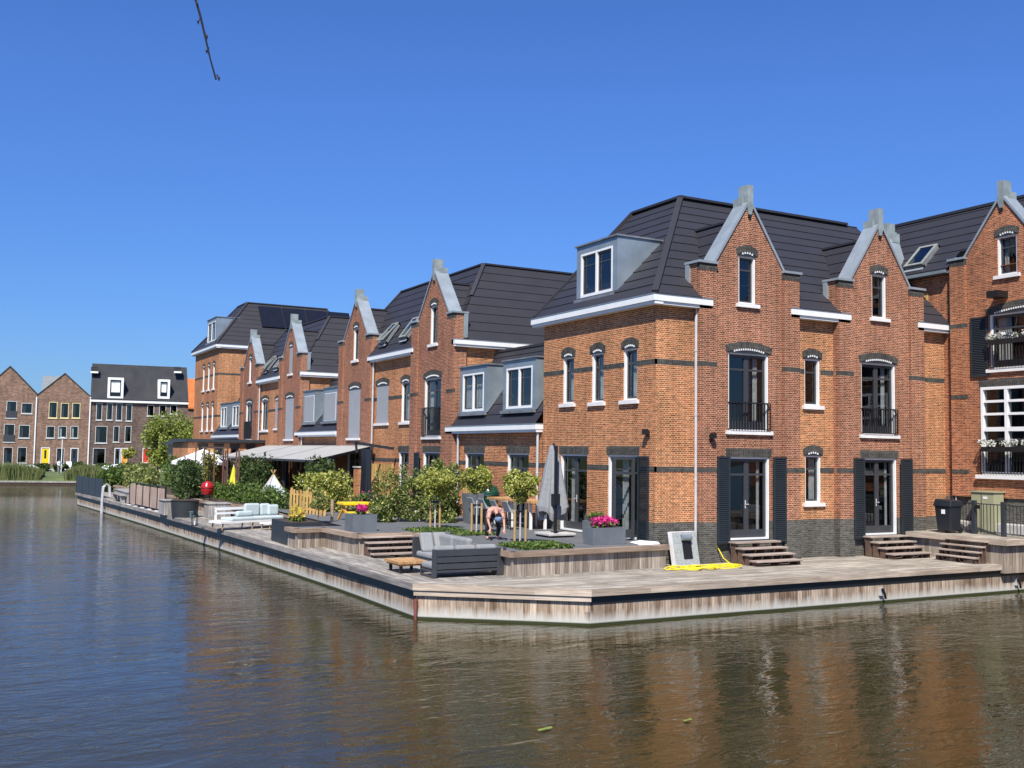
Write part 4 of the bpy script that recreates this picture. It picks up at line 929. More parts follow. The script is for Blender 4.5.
def far_house(label, s0, s1, ze, apex, brickm, wins, doors, depth=9, gabled=True, group='houses across the water'):
    c_ = (s0 + s1) / 2; p = FF.P(c_, 1.25, 0)
    K = thing('row_house', label, 'house', p, group)
    holes = [w[:4] for w in wins] + [d_[:4] for d_ in doors]
    mb = MB(); sheet(mb, FF, rect(s0, s1, 1.0, ze), holes, depth=.15)
    if gabled: mb.poly([FF.P(s0, ze, 0), FF.P(s1, ze, 0), FF.P(c_, apex, 0)])
    for s_ in (s0, s1): mb.poly([FF.P(s_, 1, 0), FF.P(s_, ze, 0), FF.P(s_, ze, -depth), FF.P(s_, 1, -depth)])
    mb.poly([FF.P(s0, 1, -depth), FF.P(s1, 1, -depth), FF.P(s1, ze, -depth), FF.P(s0, ze, -depth)])
    if not gabled:
        for s_ in (s0, s1): mb.poly([FF.P(s_, ze, 0), FF.P(s_, apex, -depth / 2), FF.P(s_, ze, -depth)])
    mb.build('wall', brickm, K)
    mb = MB(); e = .15
    if gabled:
        for s_ in (s0, s1):
            mb.hexa([FF.P(s_, ze, .08), FF.P(c_, apex, .08), FF.P(c_, apex, -depth), FF.P(s_, ze, -depth), FF.P(s_, ze + .16, .08), FF.P(c_, apex + .16, .08), FF.P(c_, apex + .16, -depth), FF.P(s_, ze + .16, -depth)])
    else:
        for d0 in (.25, -depth - .25):
            mb.hexa([FF.P(s0, ze, d0), FF.P(s1, ze, d0), FF.P(s1, apex, -depth / 2), FF.P(s0, apex, -depth / 2), FF.P(s0, ze + .16, d0), FF.P(s1, ze + .16, d0), FF.P(s1, apex + .16, -depth / 2), FF.P(s0, apex + .16, -depth / 2)])
    mb.build('roof', 'tile_far', K)
    for w in wins:
        fr_, gl = w[4], (w[5] if len(w) > 5 else 'glass_far'); mb = MB()
        ring(mb, FF, *w[:4], .075, -.12, .03); o = mb.build('window', fr_, K)
        mb = MB(); FF.box(mb, w[0] - .08, w[1] + .08, w[2] - .12, w[2] - .005, -.1, .09); mb.build('sill', fr_ if fr_ != 'anthracite' else 'lead', o)
        mb = MB(); mb.poly([FF.P(w[0], w[2], -.08), FF.P(w[1], w[2], -.08), FF.P(w[1], w[3], -.08), FF.P(w[0], w[3], -.08)]); mb.build('glass_pane', gl if gl in MATS else 'glass_far', o)
        if len(w) > 6:
            mb = MB(); h_ = w[3] - w[2]; FF.box(mb, w[0] - .02, w[1] + .02, w[2] + .05, w[2] + .95, .04, .08); mb.build('balcony_railing', w[6], o)
        mb = MB(); q = (w[1] - w[0]) * .3; FF.box(mb, w[0] + .1, w[0] + .1 + q, w[2] + .1, w[3] - .1, -.2, -.18); mb.build('curtain', 'curtain', o)
    for d_ in doors:
        mb = MB(); ring(mb, FF, *d_[:4], .09, -.12, .02); o = mb.build('door', 'white_paint', K)
        mb = MB(); FF.box(mb, d_[0] + .09, d_[1] - .09, d_[2] + .05, d_[3] - .09, -.1, -.05); mb.build('door_leaf', d_[4], o)
        mb = MB(); c2 = (d_[0] + d_[1]) / 2; FF.box(mb, c2 - .13, c2 + .13, d_[2] + 1.0, d_[3] - .35, -.06, -.045); mb.build('glass_slot', 'glass_far', o)
    mb = MB(); FF.box(mb, s0 + .5, s1 - .5, 4.0, 4.15, -depth + 1, -.5); FF.box(mb, s0 + .5, s1 - .5, 7, 7.1, -depth + 1, -.5); FF.box(mb, s0 + .3, s1 - .3, 1.3, ze - .3, -3.1, -3.0); mb.build('floor_and_shade_sheet', 'interior_shade', K)
    return K
def fw(px0, px1, py0, py1, *rest):   # a far opening from its outline in metres along the facade
    z0, z1 = far_z((px0 + px1) / 2, py1), far_z((px0 + px1) / 2, py0)
    return (far_s(px0), far_s(px1), z0, z1) + rest
sA, sB, sC, sD, sE = far_s(-40), far_s(35), far_s(88.5), far_s(186.5), far_s(-30)
zeA = far_z(36, 395); 
KA = far_house('brown brick gabled house at the far left edge across the water', far_s(-22), far_s(35.3), zeA, far_z(11, 367), 'brick_brown',
    [fw(5, 15.5, 401, 418, 'frame_far', 'glass_far', 'anthracite'), fw(20, 31, 403, 413.5, 'frame_far'), fw(3.5, 14.5, 424, 442, 'frame_far', 'glass_far', 'anthracite'), fw(18.5, 29.5, 425, 438, 'frame_far'),
     fw(4, 13.5, 447, 464, 'frame_far'), fw(18, 27.5, 447, 463, 'frame_far')], [])
KB = far_house('brown brick gabled house with a bright yellow front door across the water', far_s(35.6), far_s(88.6), far_z(60, 396), far_z(64, 374), 'brick_brown',
    [fw(47.5, 56, 402, 418, 'cream_paint'), fw(59.5, 67.5, 403, 418, 'cream_paint'), fw(71, 79, 403, 418, 'cream_paint'), fw(46, 54.5, 426, 438, 'frame_far'), fw(58, 66.5, 426, 438, 'frame_far', 'glass_frosted'), fw(70, 78, 426, 438, 'frame_far', 'glass_frosted'),
     fw(57, 65, 448, 464, 'frame_far')], [fw(41.5, 50.5, 447.5, 466, 'yellow_paint'), fw(71, 79, 448, 465.5, 'anthracite_dark')])
KC = far_house('long grey-brown terrace under a steep dark roof with two white dormers across the water', far_s(88.8), far_s(187), far_z(100, 400), far_z(100, 363) + .1, 'brick_grey',
    [fw(95, 101, 403, 420, 'frame_far'), fw(105.5, 111.5, 403, 420, 'frame_far'), fw(115, 121, 403, 420.5, 'frame_far'), fw(125, 131, 404, 421, 'frame_far'),
     fw(95, 107, 426, 443, 'frame_far'), fw(113, 119, 426, 442, 'frame_far'), fw(124.5, 131, 426, 442, 'frame_far'), fw(93.5, 106, 448, 465, 'frame_far'),
     fw(146, 153, 405, 416, 'frame_far'), fw(158, 165, 405, 416, 'frame_far'), fw(169, 176, 405, 414, 'frame_far'), fw(145, 152, 427, 442, 'frame_far'), fw(159, 166, 427, 440, 'frame_far')],
    [fw(115, 121, 448, 466, 'anthracite_dark'), fw(121.6, 128.6, 448, 466, 'orange_paint'), fw(143, 151.5, 448, 463, 'red_paint')], gabled=False, depth=10)
for (p0, p1, y0_, y1_) in ((105.5, 121.5, 378, 399), (156, 168, 380, 400)):
    a0, a1 = far_s(p0), far_s(p1); z0 = far_z(p0, 400) + .2; z1 = far_z(p0, y0_) + .1
    mb = MB(); ring(mb, FF, a0, a1, z0, z1, .32, -2.2, .1); o = mb.build('dormer', 'white_paint', KC)
    mb = MB(); FF.box(mb, a0 + .33, a1 - .33, z0 + .32, z1 - .32, -.25, -.2); mb.build('glass_pane', 'solar_glass', o)
    mb = MB(); FF.box(mb, a0 + .45, a1 - .45, z0 + .9, z1 - .5, -.19, -.17); mb.build('curtain', 'curtain', o)
for px in (91.5, 176.5):
    a = far_s(px); mb = MB(); FF.box(mb, a - .45, a + .45, far_z(px, 371), far_z(px, 365.5), -3.5, -2.6); o = mb.build('chimney', 'tile_far', KC)
    mb = MB(); FF.box(mb, a - .5, a + .5, far_z(px, 371) - .12, far_z(px, 371) + .12, -2.8, -2.3); mb.build('chimney_flashing', 'white_paint', o)
mb = MB(); FF.box(mb, far_s(88.8), far_s(187), far_z(100, 402), far_z(100, 400), 0, .35); mb.build('gutter', 'white_paint', KC)
for KK, px in ((KA, 35.0), (KC, 88.9)):
    a = far_s(px); mb = MB(); mb.tube([FF.P(a, 1.3, .12), FF.P(a, far_z(px, 397), .12)], .09, 8); mb.build('drainpipe', 'white_paint', KK)
FG = FF
def behind(label, px0, px1, ze, apex, m_, roofm, back=24, name='row_house'):
    s0 = far_s(px0); s1 = far_s(px1); k = 1.0
    K = thing(name, label, 'house', FF.P((s0 + s1) / 2 * k, 1.25, -back), None)
    mb = MB(); FF.box(mb, s0 * k, s1 * k, 1, ze, -back - 9, -back); mb.build('wall', m_, K)
    mb = MB()
    for d0 in (.3, -9.3):
        mb.hexa([FF.P(s0 * k, ze, -back + d0), FF.P(s1 * k, ze, -back + d0), FF.P(s1 * k, apex, -back - 4.5), FF.P(s0 * k, apex, -back - 4.5), FF.P(s0 * k, ze + .2, -back + d0), FF.P(s1 * k, ze + .2, -back + d0), FF.P(s1 * k, apex + .2, -back - 4.5), FF.P(s0 * k, apex + .2, -back - 4.5)])
    mb.build('roof', roofm, K); return K
behind('house with a bright orange tiled roof between the dark terrace and the tall brick house', 180, 240, 9.9, 14.6, 'brick_brown', 'tile_orange', 12)
behind('house with pale grey-green roof showing between two brown gables across the water', 33, 60, 8.0, 14.3, 'brick_brown', 'slate_pale', 14)

# ================================================================ PLANTS
rng = np.random.default_rng(11)
def leaf_obj(name, P, size, m_, parent=None, aspect=.6, up=0.0):
    """one mesh of small leaf blades at the points P"""
    P = np.asarray(P, float); n = len(P)
    a = rng.normal(size=(n, 3)); a[:, 2] *= (1 - up); a[:, 2] += up * 1.5; a /= np.linalg.norm(a, axis=1)[:, None]
    b = rng.normal(size=(n, 3)); b -= (b * a).sum(1)[:, None] * a; b /= np.linalg.norm(b, axis=1)[:, None]
    s = size * rng.uniform(.6, 1.3, n)[:, None]; A = a * s; B = b * s * aspect
    V = np.stack([P - A, P + B * .9 - A * .1, P + A, P - B * .9 - A * .1], 1).reshape(-1, 3)
    if parent: V = V - np.array(rootloc(parent))
    me = bpy.data.meshes.new(name); me.vertices.add(4 * n); me.vertices.foreach_set('co', V.ravel())
    me.loops.add(4 * n); me.loops.foreach_set('vertex_index', np.arange(4 * n)); me.polygons.add(n)
    me.polygons.foreach_set('loop_start', np.arange(0, 4 * n, 4)); me.polygons.foreach_set('loop_total', np.full(n, 4)); me.update(calc_edges=True)
    me.materials.append(MATS[m_]); o = bpy.data.objects.new(name, me); COL.objects.link(o)
    if parent: o.parent = parent
    return o
def clump_pts(centers, n, spread):
    c = np.asarray(centers); i = rng.integers(0, len(c), n); d = rng.normal(size=(n, 3)); d /= np.linalg.norm(d, axis=1)[:, None]
    return c[i] + d * (rng.uniform(.35, 1, n) ** .5)[:, None] * np.asarray(spread)
def ellips(c, r, n, shell=.55):
    d = rng.normal(size=(n, 3)); d /= np.linalg.norm(d, axis=1)[:, None]
    return np.asarray(c) + d * (rng.uniform(shell, 1, n))[:, None] * np.asarray(r)
def boxpts(x0, x1, y0, y1, z0, z1, n): return np.stack([rng.uniform(x0, x1, n), rng.uniform(y0, y1, n), rng.uniform(z0, z1, n)], 1)
def tree(label, x, y, zb, zt, r, m_, n=2500, leaf=.05, trunk=.05, name='tree', rz_=None, lean=(0, 0), group=None, cat='tree', clumps=26, limbs=5, bark='bark'):
    K = thing(name, label, cat, (x, y, zb), group); rz_ = rz_ or r
    cz = zt - rz_; mb = MB(); mb.tube([(x, y, zb), (x + lean[0] * .4, y + lean[1] * .4, (zb + cz) / 2), (x + lean[0], y + lean[1], cz + rz_ * .2)], [trunk, trunk * .8, trunk * .45], 8)
    for i in range(limbs):
        a = i * 2.4; z0 = cz - rz_ * .5 + rz_ * .2 * i / limbs
        mb.tube([(x + lean[0] * .8, y + lean[1] * .8, z0), (x + lean[0] + math.cos(a) * r * .4, y + lean[1] + math.sin(a) * r * .4, z0 + rz_ * .5), (x + lean[0] + math.cos(a) * r * .75, y + lean[1] + math.sin(a) * r * .75, z0 + rz_ * .95)], [trunk * .4, trunk * .25, trunk * .1], 5)
    mb.build('trunk', bark, K)
    c = ellips((x + lean[0], y + lean[1], cz), (r * .8, r * .8, rz_ * .8), clumps, .45)
    leaf_obj('crown', clump_pts(c, n, (r * .33, r * .33, rz_ * .30)), leaf, m_, K); return K
def hedge(label, segs, h, th, zb, m_, n, leaf=.06, name='hedge', cat='hedge', group=None, flowers=None, rough_=.14, stem=True, dens=26):
    x0, y0 = segs[0]; K = thing(name, label, cat, (x0, y0, zb), group); L = [math.hypot(b[0] - a[0], b[1] - a[1]) for a, b in zip(segs[:-1], segs[1:])]
    tot = sum(L); C_ = []; mb = MB()
    for (a, b), l in zip(zip(segs[:-1], segs[1:]), L):
        k = max(8, int(l * h * dens))
        for _ in range(k):
            t = random.random(); q = random.random()
            C_.append((a[0] + (b[0] - a[0]) * t + random.uniform(-th, th) * .4, a[1] + (b[1] - a[1]) * t + random.uniform(-th, th) * .4, zb + .12 + (h - .15) * q * random.uniform(.85, 1.08)))
        for j in range(max(2, int(l / .5))):
            t = (j + .5) / max(2, int(l / .5)); X, Y = a[0] + (b[0] - a[0]) * t, a[1] + (b[1] - a[1]) * t
            mb.tube([(X, Y, zb), (X + .05, Y, zb + h * .5), (X - .05, Y + .04, zb + h * .8)], [.03, .02, .008], 5)
    mb.build('stems', 'bark', K)
    leaf_obj('foliage', clump_pts(C_, n, (rough_ + .06, rough_ + .06, rough_ + .08)), leaf, m_, K)
    if flowers: leaf_obj('blossom', clump_pts(C_, flowers[1], (rough_ + .12,) * 3), flowers[2] if len(flowers) > 2 else .045, flowers[0], K)
    return K
# ball trees on stakes along the garden terrace
for (x, y, lab, zt, r) in ((13.85, 30.5, 'ball-crowned tree on stakes in front of the leafy hedge, leftmost of the three', 3.62, .70), (14.35, 28.5, 'ball-crowned young tree on stakes between the hedge and the bar table', 3.66, .56), (13.92, 24.95, 'ball-crowned young tree on stakes nearest the closed grey parasol', 3.58, .53)):
    K = tree(lab, x, y, 1.47, zt, r, 'leaf_yellow', 3800, .05, .028, name='ball_tree', rz_=r * .92, clumps=34, bark='bark_pale', group='young ball trees held by stakes')
    st = MB()
    for dx, dy in ((-.14, .06), (.14, -.06)): st.tube([(x + dx, y + dy, 1.47), (x + dx, y + dy, 2.42)], .035, 8)
    st.build('stake', 'stake_wood', K)
    st = MB(); st.bar((x - .15, y + .06, 2.36), (x + .15, y - .06, 2.36), .04, .07); st.build('rubber_strap', 'black_metal', K)
hedge('tall mixed leafy hedge with pale tips beside the yellow board fence on the terrace', [(13.25, 34.2), (14.4, 34.3), (16.3, 34.0)], 1.85, .5, 1.45, 'leaf_hedge', 11500, .05, flowers=('petal_white', 160, .04))
hedge('tall shrub behind the leftmost ball tree joined to the hedge end', [(15.0, 33.6), (15.9, 33.4)], 2.2, .6, 1.45, 'leaf_hedge', 5500, .06, name='shrub', cat='shrub')
hedge('bushy yellow-green shrubs rising above the left picket fence', [(12.9, 41.5), (13.6, 40.5), (14.4, 40.2)], 1.55, .8, 1.45, 'leaf_yellow', 4200, .07, name='shrub', cat='shrub', rough_=.3, flowers=('petal_white', 120, .05))
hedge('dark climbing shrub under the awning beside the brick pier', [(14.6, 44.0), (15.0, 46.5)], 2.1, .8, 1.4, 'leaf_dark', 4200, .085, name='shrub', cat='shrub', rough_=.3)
hedge('low flowering border plants behind the kids table', [(13.4, 37.5), (14.6, 37.2), (15.6, 36.8)], .85, .5, 1.45, 'leaf_mid', 2200, .055, name='flower_border', cat='plants', flowers=('petal_pink', 130, .045))
hedge('clipped dark green hedge behind the white lounge sofa', [(12.45, 56), (12.5, 49), (12.55, 42.8)], 1.15, .7, 1.05, 'leaf_mid', 8000, .075, rough_=.2)
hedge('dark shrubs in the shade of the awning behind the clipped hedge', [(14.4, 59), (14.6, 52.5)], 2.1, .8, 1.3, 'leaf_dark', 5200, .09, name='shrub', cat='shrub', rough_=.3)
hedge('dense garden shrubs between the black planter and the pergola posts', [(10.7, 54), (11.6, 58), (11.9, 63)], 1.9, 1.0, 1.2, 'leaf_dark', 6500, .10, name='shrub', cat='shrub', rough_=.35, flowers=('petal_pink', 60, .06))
hedge('reddish-green bushes behind the pink wooden fence panels', [(10.2, 63), (10.6, 69), (11.0, 74)], 1.45, 1.2, 1.2, 'leaf_hedge', 7500, .10, name='shrub', cat='shrub', rough_=.4)
hedge('mixed bushes with white blossom below the white parasol', [(12.6, 66), (13.2, 70), (13.6, 75)], 2.0, 1.0, 1.2, 'leaf_mid', 5500, .10, name='shrub', cat='shrub', rough_=.4, flowers=('petal_white', 90, .07))
hedge('round green bush at the far end of the gardens beside the dark privacy panel', [(9.7, 76.5), (12, 82)], 1.6, 1.4, .8, 'leaf_mid', 5000, .13, name='shrub', cat='shrub', rough_=.5)
hedge('yellow-leaved shrub between the pergola posts', [(12.9, 60.5), (13.5, 61.5)], 2.4, .5, 1.4, 'leaf_yellow', 1500, .09, name='shrub', cat='shrub', rough_=.3)
tree('willow-like bright green tree in front of the long dark-roofed terrace', 16.5, 97, 1.0, 7.5, 1.9, 'leaf_willow', 7500, .12, .2, name='willow_tree', rz_=2.9, clumps=44)
tree('fuller green tree directly left of the tall brick end house', 19.2, 101, 1.0, 7.6, 2.0, 'leaf_willow', 6500, .13, .2, name='willow_tree', rz_=3.0, clumps=46)
tree('small ball tree on a tall thin stem in front of the orange door', 10.3, 72.3, 1.2, 4.05, .55, 'leaf_yellow', 900, .09, .035, name='ball_tree', rz_=.42)
tree('thin leafy sapling behind the left picket fence end', 11.2, 34.4, 1.45, 2.75, .42, 'leaf_hedge', 700, .05, .02, name='sapling', rz_=.5, cat='sapling')
# ground cover in the terrace beds
def cover(x0, x1, y0, y1, z, n, m_='leaf_mid', s=.05):
    tag(leaf_obj('ground_cover', boxpts(x0, x1, y0, y1, z, z + .12, n), s, m_), 'low green ground cover in the terrace beds', 'ground cover', kind='stuff')
P_ = np.concatenate([boxpts(13.1, 14.75, 23.35, 24.75, 1.46, 1.58, 1800), boxpts(12.8, 14.6, 29.6, 30.7, 1.46, 1.55, 900), boxpts(13.6, 14.8, 27.9, 28.9, 1.46, 1.55, 500)])
tag(leaf_obj('ground_cover', P_, .05, 'leaf_mid'), 'low green ground cover around the stems of the three ball trees', 'ground cover', kind='stuff')
# reeds and bushes on the far bank
def reeds(label, s0, s1, d0, d1, h, n):
    K = thing('reed_bed', label, 'reeds', FB.P((s0 + s1) / 2, .45, (d0 + d1) / 2), 'reed beds on the far bank')
    mb = MB(); off = FB
    for _ in range(n):
        s = random.uniform(s0, s1); d = random.uniform(d0, d1); b = FB.P(s, .35, d); hh = h * random.uniform(.65, 1.08) * (1 - .35 * abs((s - (s0 + s1) / 2) / ((s1 - s0) / 2)) ** 3)
        l = Vector((random.uniform(-.25, .25), random.uniform(-.25, .25), hh)); w = FB.x * .035
        mb.poly([b - w, b + w, b + l * .6 + w, b + l, b + l * .6 - w])
    o = mb.build('reed_blades', 'leaf_reed', K); o['kind'] = 'stuff'; return K
reeds('reed bed at the left picture edge below the white-covered boats', -4, 3.6, -2.4, -.2, 1.9, 4200)
reeds('reed bed right of the standing person, next to the dark quay panel', 6.0, 9.8, -2.4, -.2, 1.75, 2600)
def bush(label, x, y, z, r, h, n=1500, m_='leaf_dark', leaf=.14):
    K = thing('bush', label, 'bush', (x, y, z)); mb = MB()
    for a in range(4): mb.tube([(x, y, z), (x + math.cos(a * 1.6) * r * .5, y + math.sin(a * 1.6) * r * .5, z + h * .7)], [.05, .02], 5)
    mb.build('stems', 'bark', K); leaf_obj('foliage', clump_pts(ellips((x, y, z + h * .5), (r * .8, r * .8, h * .38), 16, .3), n, (r * .32, r * .32, h * .22)), leaf, m_, K)
for lab, s, d, r, h in (('low bush left of the yellow door path', 1.0, -14, 1.2, 1.1), ('low bush right of the yellow door path', 3.0, -13.5, 1.0, 1.1), ('low bush further right behind the standing person', 5.0, -13.5, 1.2, 1.2), ('broad bush left of the white covered boat on the right', 7.9, -10, 1.1, 1.4)):
    p = FB.P(s, 1.05, d); bush(lab, p.x, p.y, p.z, r, h)
# twig hanging into the picture near the camera
K = thing('twig', 'bare dark twig hanging from above into the blue sky', 'twig', (.49, 2.72, 5.3))
mb = MB(); a, b = Vector((.4795, 2.695, 5.245)), Vector((.5883, 2.778, 5.0))
pts = [a + (b - a) * t + Vector((math.sin(t * 5) * .004, 0, math.cos(t * 4) * .002)) for t in (0, .2, .4, .6, .8, 1)]
mb.tube(pts, [.0034, .003, .0032, .0027, .0022, .0026], 8); mb.build('stem', 'twig_bark', K, smooth=True)
for i, t in enumerate((.28, .45, .58, .72, .97)):
    p = a + (b - a) * t; d = Vector((.006 * (-1) ** i, 0, -.003)); mb = MB(); mb.tube([p - Vector((0, 0, -.006)), p + d, p + d + Vector((.001, .001, -.008))], [.002, .0035, .001], 7); mb.build('bud', 'twig_bark', K, smooth=True)

# ================================================================ OUTDOOR THINGS
def tub(label, x0, x1, y0, y1, z, h, m_, plant=None, name='planter', lip=.03, group=None, n=500, taper=.0, soil=True, leaf=.045, spread=.9):
    K = thing(name, label, 'planter', ((x0 + x1) / 2, (y0 + y1) / 2, z), group); mb = MB(); t = taper; w = .035
    mb.hexa([(x0 + t, y0 + t, z), (x1 - t, y0 + t, z), (x1 - t, y1 - t, z), (x0 + t, y1 - t, z), (x0, y0, z + h - .04), (x1, y0, z + h - .04), (x1, y1, z + h - .04), (x0, y1, z + h - .04)])
    for a in ((x0, x1, y0, y0 + w), (x0, x1, y1 - w, y1), (x0, x0 + w, y0 + w, y1 - w), (x1 - w, x1, y0 + w, y1 - w)): mb.box(*a, z + h - .039, z + h)
    mb.build('container', m_, K)
    mb = MB(); mb.box(x0 + w + .003, x1 - w - .003, y0 + w + .003, y1 - w - .003, z + h - .038, z + h - .02); mb.build('soil', 'soil', K)
    if plant:
        cx, cy = (x0 + x1) / 2, (y0 + y1) / 2; rx_, ry_ = (x1 - x0) / 2 * spread, (y1 - y0) / 2 * spread
        for nm, mm, hh, k in plant:
            leaf_obj(nm, ellips((cx, cy, z + h + hh * .5), (rx_, ry_, hh * .6), k, .3), leaf, mm, K)
    return K
tub('large grey planter of pink flowers beside the open shuttered door', 15.70, 16.80, 24.0, 24.5, 1.474, .47, 'planter_grey', [('foliage', 'leaf_mid', .16, 400), ('blossom', 'petal_pink', .3, 420)], leaf=.05)
tub('small grey planter of grass standing against the brick wall between two doors', 16.95, 17.65, 25.95, 26.5, 1.474, .5, 'planter_grey', [('foliage', 'leaf_mid', .25, 450)])
tub('grey planter with pink flowers left of the deck steps', 11.05, 11.85, 30.5, 31.25, 1.474, .52, 'planter_grey', [('foliage', 'leaf_mid', .14, 200), ('blossom', 'petal_pink', .3, 240)], leaf=.055, spread=.5)
tub('tall slim grey planter standing against the house between hedge and bar table', 16.15, 16.75, 32.7, 33.3, 1.474, 1.05, 'planter_grey', None, taper=.06)
tub('long black planter with yellow flowers next to the white lounge sofa', 9.80, 10.95, 33.15, 35.2, .86, .74, 'planter_black', [('foliage', 'leaf_mid', .12, 160), ('blossom', 'petal_yellow', .45, 200)], leaf=.08, spread=.45)
K = thing('planter', 'big oval black planter near the red barbecue', 'planter', (9.45, 48.4, .86)); mb = MB()
mb.lathe([(.56, 0), (.62, .70), (.65, .74), (.6, .75)], (9.45, 48.4, .86), 28); mb.build('container', 'planter_black', K, smooth=False); mb = MB(); mb.lathe([(.6, .755), (.6, .77)], (9.45, 48.4, .86), 20); mb.build('soil', 'soil', K)
K = thing('flower_pot', 'small green pot at the foot of the oval black planter', 'pot', (9.6, 47.4, .86)); mb = MB(); mb.lathe([(.11, 0), (.15, .26), (.17, .26), (.17, .30), (.14, .30)], (9.6, 47.4, .86), 18); mb.build('container', 'planter_teal', K)
# black quay planter boxes of grey boards
def crate(label, x0, x1, y0, y1, z, h, name='wooden_box', m_='grey_weathered', cat='box'):
    K = thing(name, label, cat, ((x0 + x1) / 2, (y0 + y1) / 2, z)); mb = MB(); mb.box(x0, x1, y0, y1, z, z + h - .05); mb.build('body', m_, K, bevel=.01)
    mb = MB(); mb.box(x0 - .04, x1 + .04, y0 - .04, y1 + .04, z + h - .048, z + h); mb.build('lid', m_, K, bevel=.006); return K
crate('weathered wooden box just left of the oval black planter', 8.75, 9.25, 49.6, 51, .86, .7)
crate('weathered wooden box below the red barbecue', 10.3, 11.3, 47.4, 48.4, .86, .65)
crate('weathered wooden chest between the quay ladder and the pink fence', 8.7, 9.5, 60.5, 66, .86, .62)
K = thing('picnic_bench', 'grey weathered bench in front of the chest near the quay ladder', 'bench', (8.7, 62, .86)); mb = MB(); mb.box(8.35, 8.65, 60.8, 64.2, 1.26, 1.31); mb.build('seat', 'grey_weathered', K)
for y in (61.0, 64.0): mb = MB(); mb.box(8.38, 8.62, y - .05, y + .05, .86, 1.26); mb.build('leg', 'grey_weathered', K)
# deck steps (three flights, open pallets-like treads)
def steps(label, o, xd, dd, w, z1, n=4, rise=.155, run=.3, m_='pallet_wood'):
    K = thing('deck_steps', label, 'steps', (o[0], o[1], .86), 'wooden deck steps'); xd = Vector((*xd, 0)); dd = Vector((*dd, 0)); O = Vector((*o, 0))
    def bx(mb, a0, a1, d0, d1, z0, z_1):
        P = lambda a, d, z: O + xd * a + dd * d + Vector((0, 0, z)); mb.hexa([P(a0, d0, z0), P(a1, d0, z0), P(a1, d1, z0), P(a0, d1, z0), P(a0, d0, z_1), P(a1, d0, z_1), P(a1, d1, z_1), P(a0, d1, z_1)])
    for i in range(n):
        zt = z1 - .02 - i * rise; mb = MB()
        if zt < .93: continue
        bx(mb, 0, w, i * run, (i + 1) * run + .04, zt - .045, zt); mb.build('tread', m_, K, bevel=.006)
    for a in (0.05, w / 2, w - .13):
        mb = MB()
        for i in range(n):
            zt = z1 - .02 - i * rise - .045
            if zt < .93: continue
            bx(mb, a, a + .09, i * run + .05, (i + 1) * run - .03, .862, zt - .002)
        mb.build('stringer', 'pallet_shaded', K)
    return K
steps('wooden steps up to the left double door of the two-gabled front', (20.2, 23.6), (1, 0), (0, -1), 1.75, 1.50)
steps('wooden steps up to the right double door of the two-gabled front', (25.75, 23.6), (1, 0), (0, -1), 1.75, 1.52)
steps('wooden steps up to the raised deck of the bin at the right', (27.72, 20.5), (0, 1), (-1, 0), 1.5, 1.55, n=4, rise=.16, run=.15)
steps('wide wooden steps from the lower deck to the garden terrace, behind the coffee table', (10.95, 29.42), (1, 0), (0, -1), 1.6, 1.44, n=4, rise=.145, run=.25)
# grey outdoor corner sofa on the front deck
K = thing('corner_sofa', 'dark grey framed outdoor corner sofa with light grey cushions on the front deck', 'sofa', (11.5, 24.4, .86))
F1 = Fr((0, 23.42), (1, 0), (0, -1))  # back towards the camera
a0, a1 = 10.62, 12.50; z = .86
mb = MB()
for a, b in ((1.06, 1.20), (1.225, 1.36), (1.385, 1.55)): F1.box(mb, a0 + .06, a1 - .06, a, b, -.04, 0)
F1.box(mb, a0 + .0, a1, .98, 1.04, -.8, .0); mb.build('back_slats', 'anthracite', K, bevel=.008)
mb = MB(); F1.box(mb, a0 - .01, a0 + .09, z, 1.56, -.1, .015); mb.build('back_post', 'anthracite', K, bevel=.01); mb = MB(); F1.box(mb, a1 - .09, a1 + .01, z, 1.56, -.1, .015); mb.hexa([F1.P(a1 - .02, z, -.02), F1.P(a1 + .07, z, -.02), F1.P(a1 + .07, z, .02), F1.P(a1 - .02, z, .02), F1.P(a1 + .1, 1.56, -.06), F1.P(a1 + .19, 1.56, -.06), F1.P(a1 + .19, 1.56, -.02), F1.P(a1 + .1, 1.56, -.02)])
mb.build('back_post', 'anthracite', K, bevel=.01)
mb = MB(); F1.box(mb, a0, a0 + .05, z, z + .05, -.82, 0); F1.box(mb, a0, a0 + .05, z + .05, 1.0, -.82, -.76); mb.build('sled_foot', 'anthracite', K)
mb = MB(); F1.box(mb, a0 + .03, a1 - .03, 1.045, 1.20, -.85, -.1); mb.build('seat_cushion', 'cushion_grey', K, bevel=.05)
w3 = (a1 - a0 - .1) / 3
for i in range(3): mb = MB(); F1.box(mb, a0 + .05 + i * w3 + .01, a0 + .05 + (i + 1) * w3 - .01, 1.21, 1.64, -.27, -.06); mb.build('back_cushion', 'cushion_grey', K, bevel=.07)
mb = MB(); mb.box(11.6, 12.5, 24.6, 26.9, .98, 1.04); mb.box(12.45, 12.54, 24.6, 26.95, 1.05, 1.5); mb.box(11.55, 12.54, 26.9, 26.97, .98, 1.58); mb.box(11.55, 11.63, 26.85, 26.97, .86, .98); mb.box(12.46, 12.54, 26.85, 26.95, .86, .98); mb.build('return_frame', 'anthracite', K, bevel=.008)
mb = MB(); mb.box(11.62, 12.4, 24.65, 26.85, 1.045, 1.2); mb.build('seat_cushion', 'cushion_grey', K, bevel=.05)
for i in range(2): mb = MB(); mb.box(12.22, 12.42, 24.8 + i * 1.0, 25.75 + i * 1.0, 1.21, 1.68); mb.build('back_cushion', 'cushion_grey', K, bevel=.07)
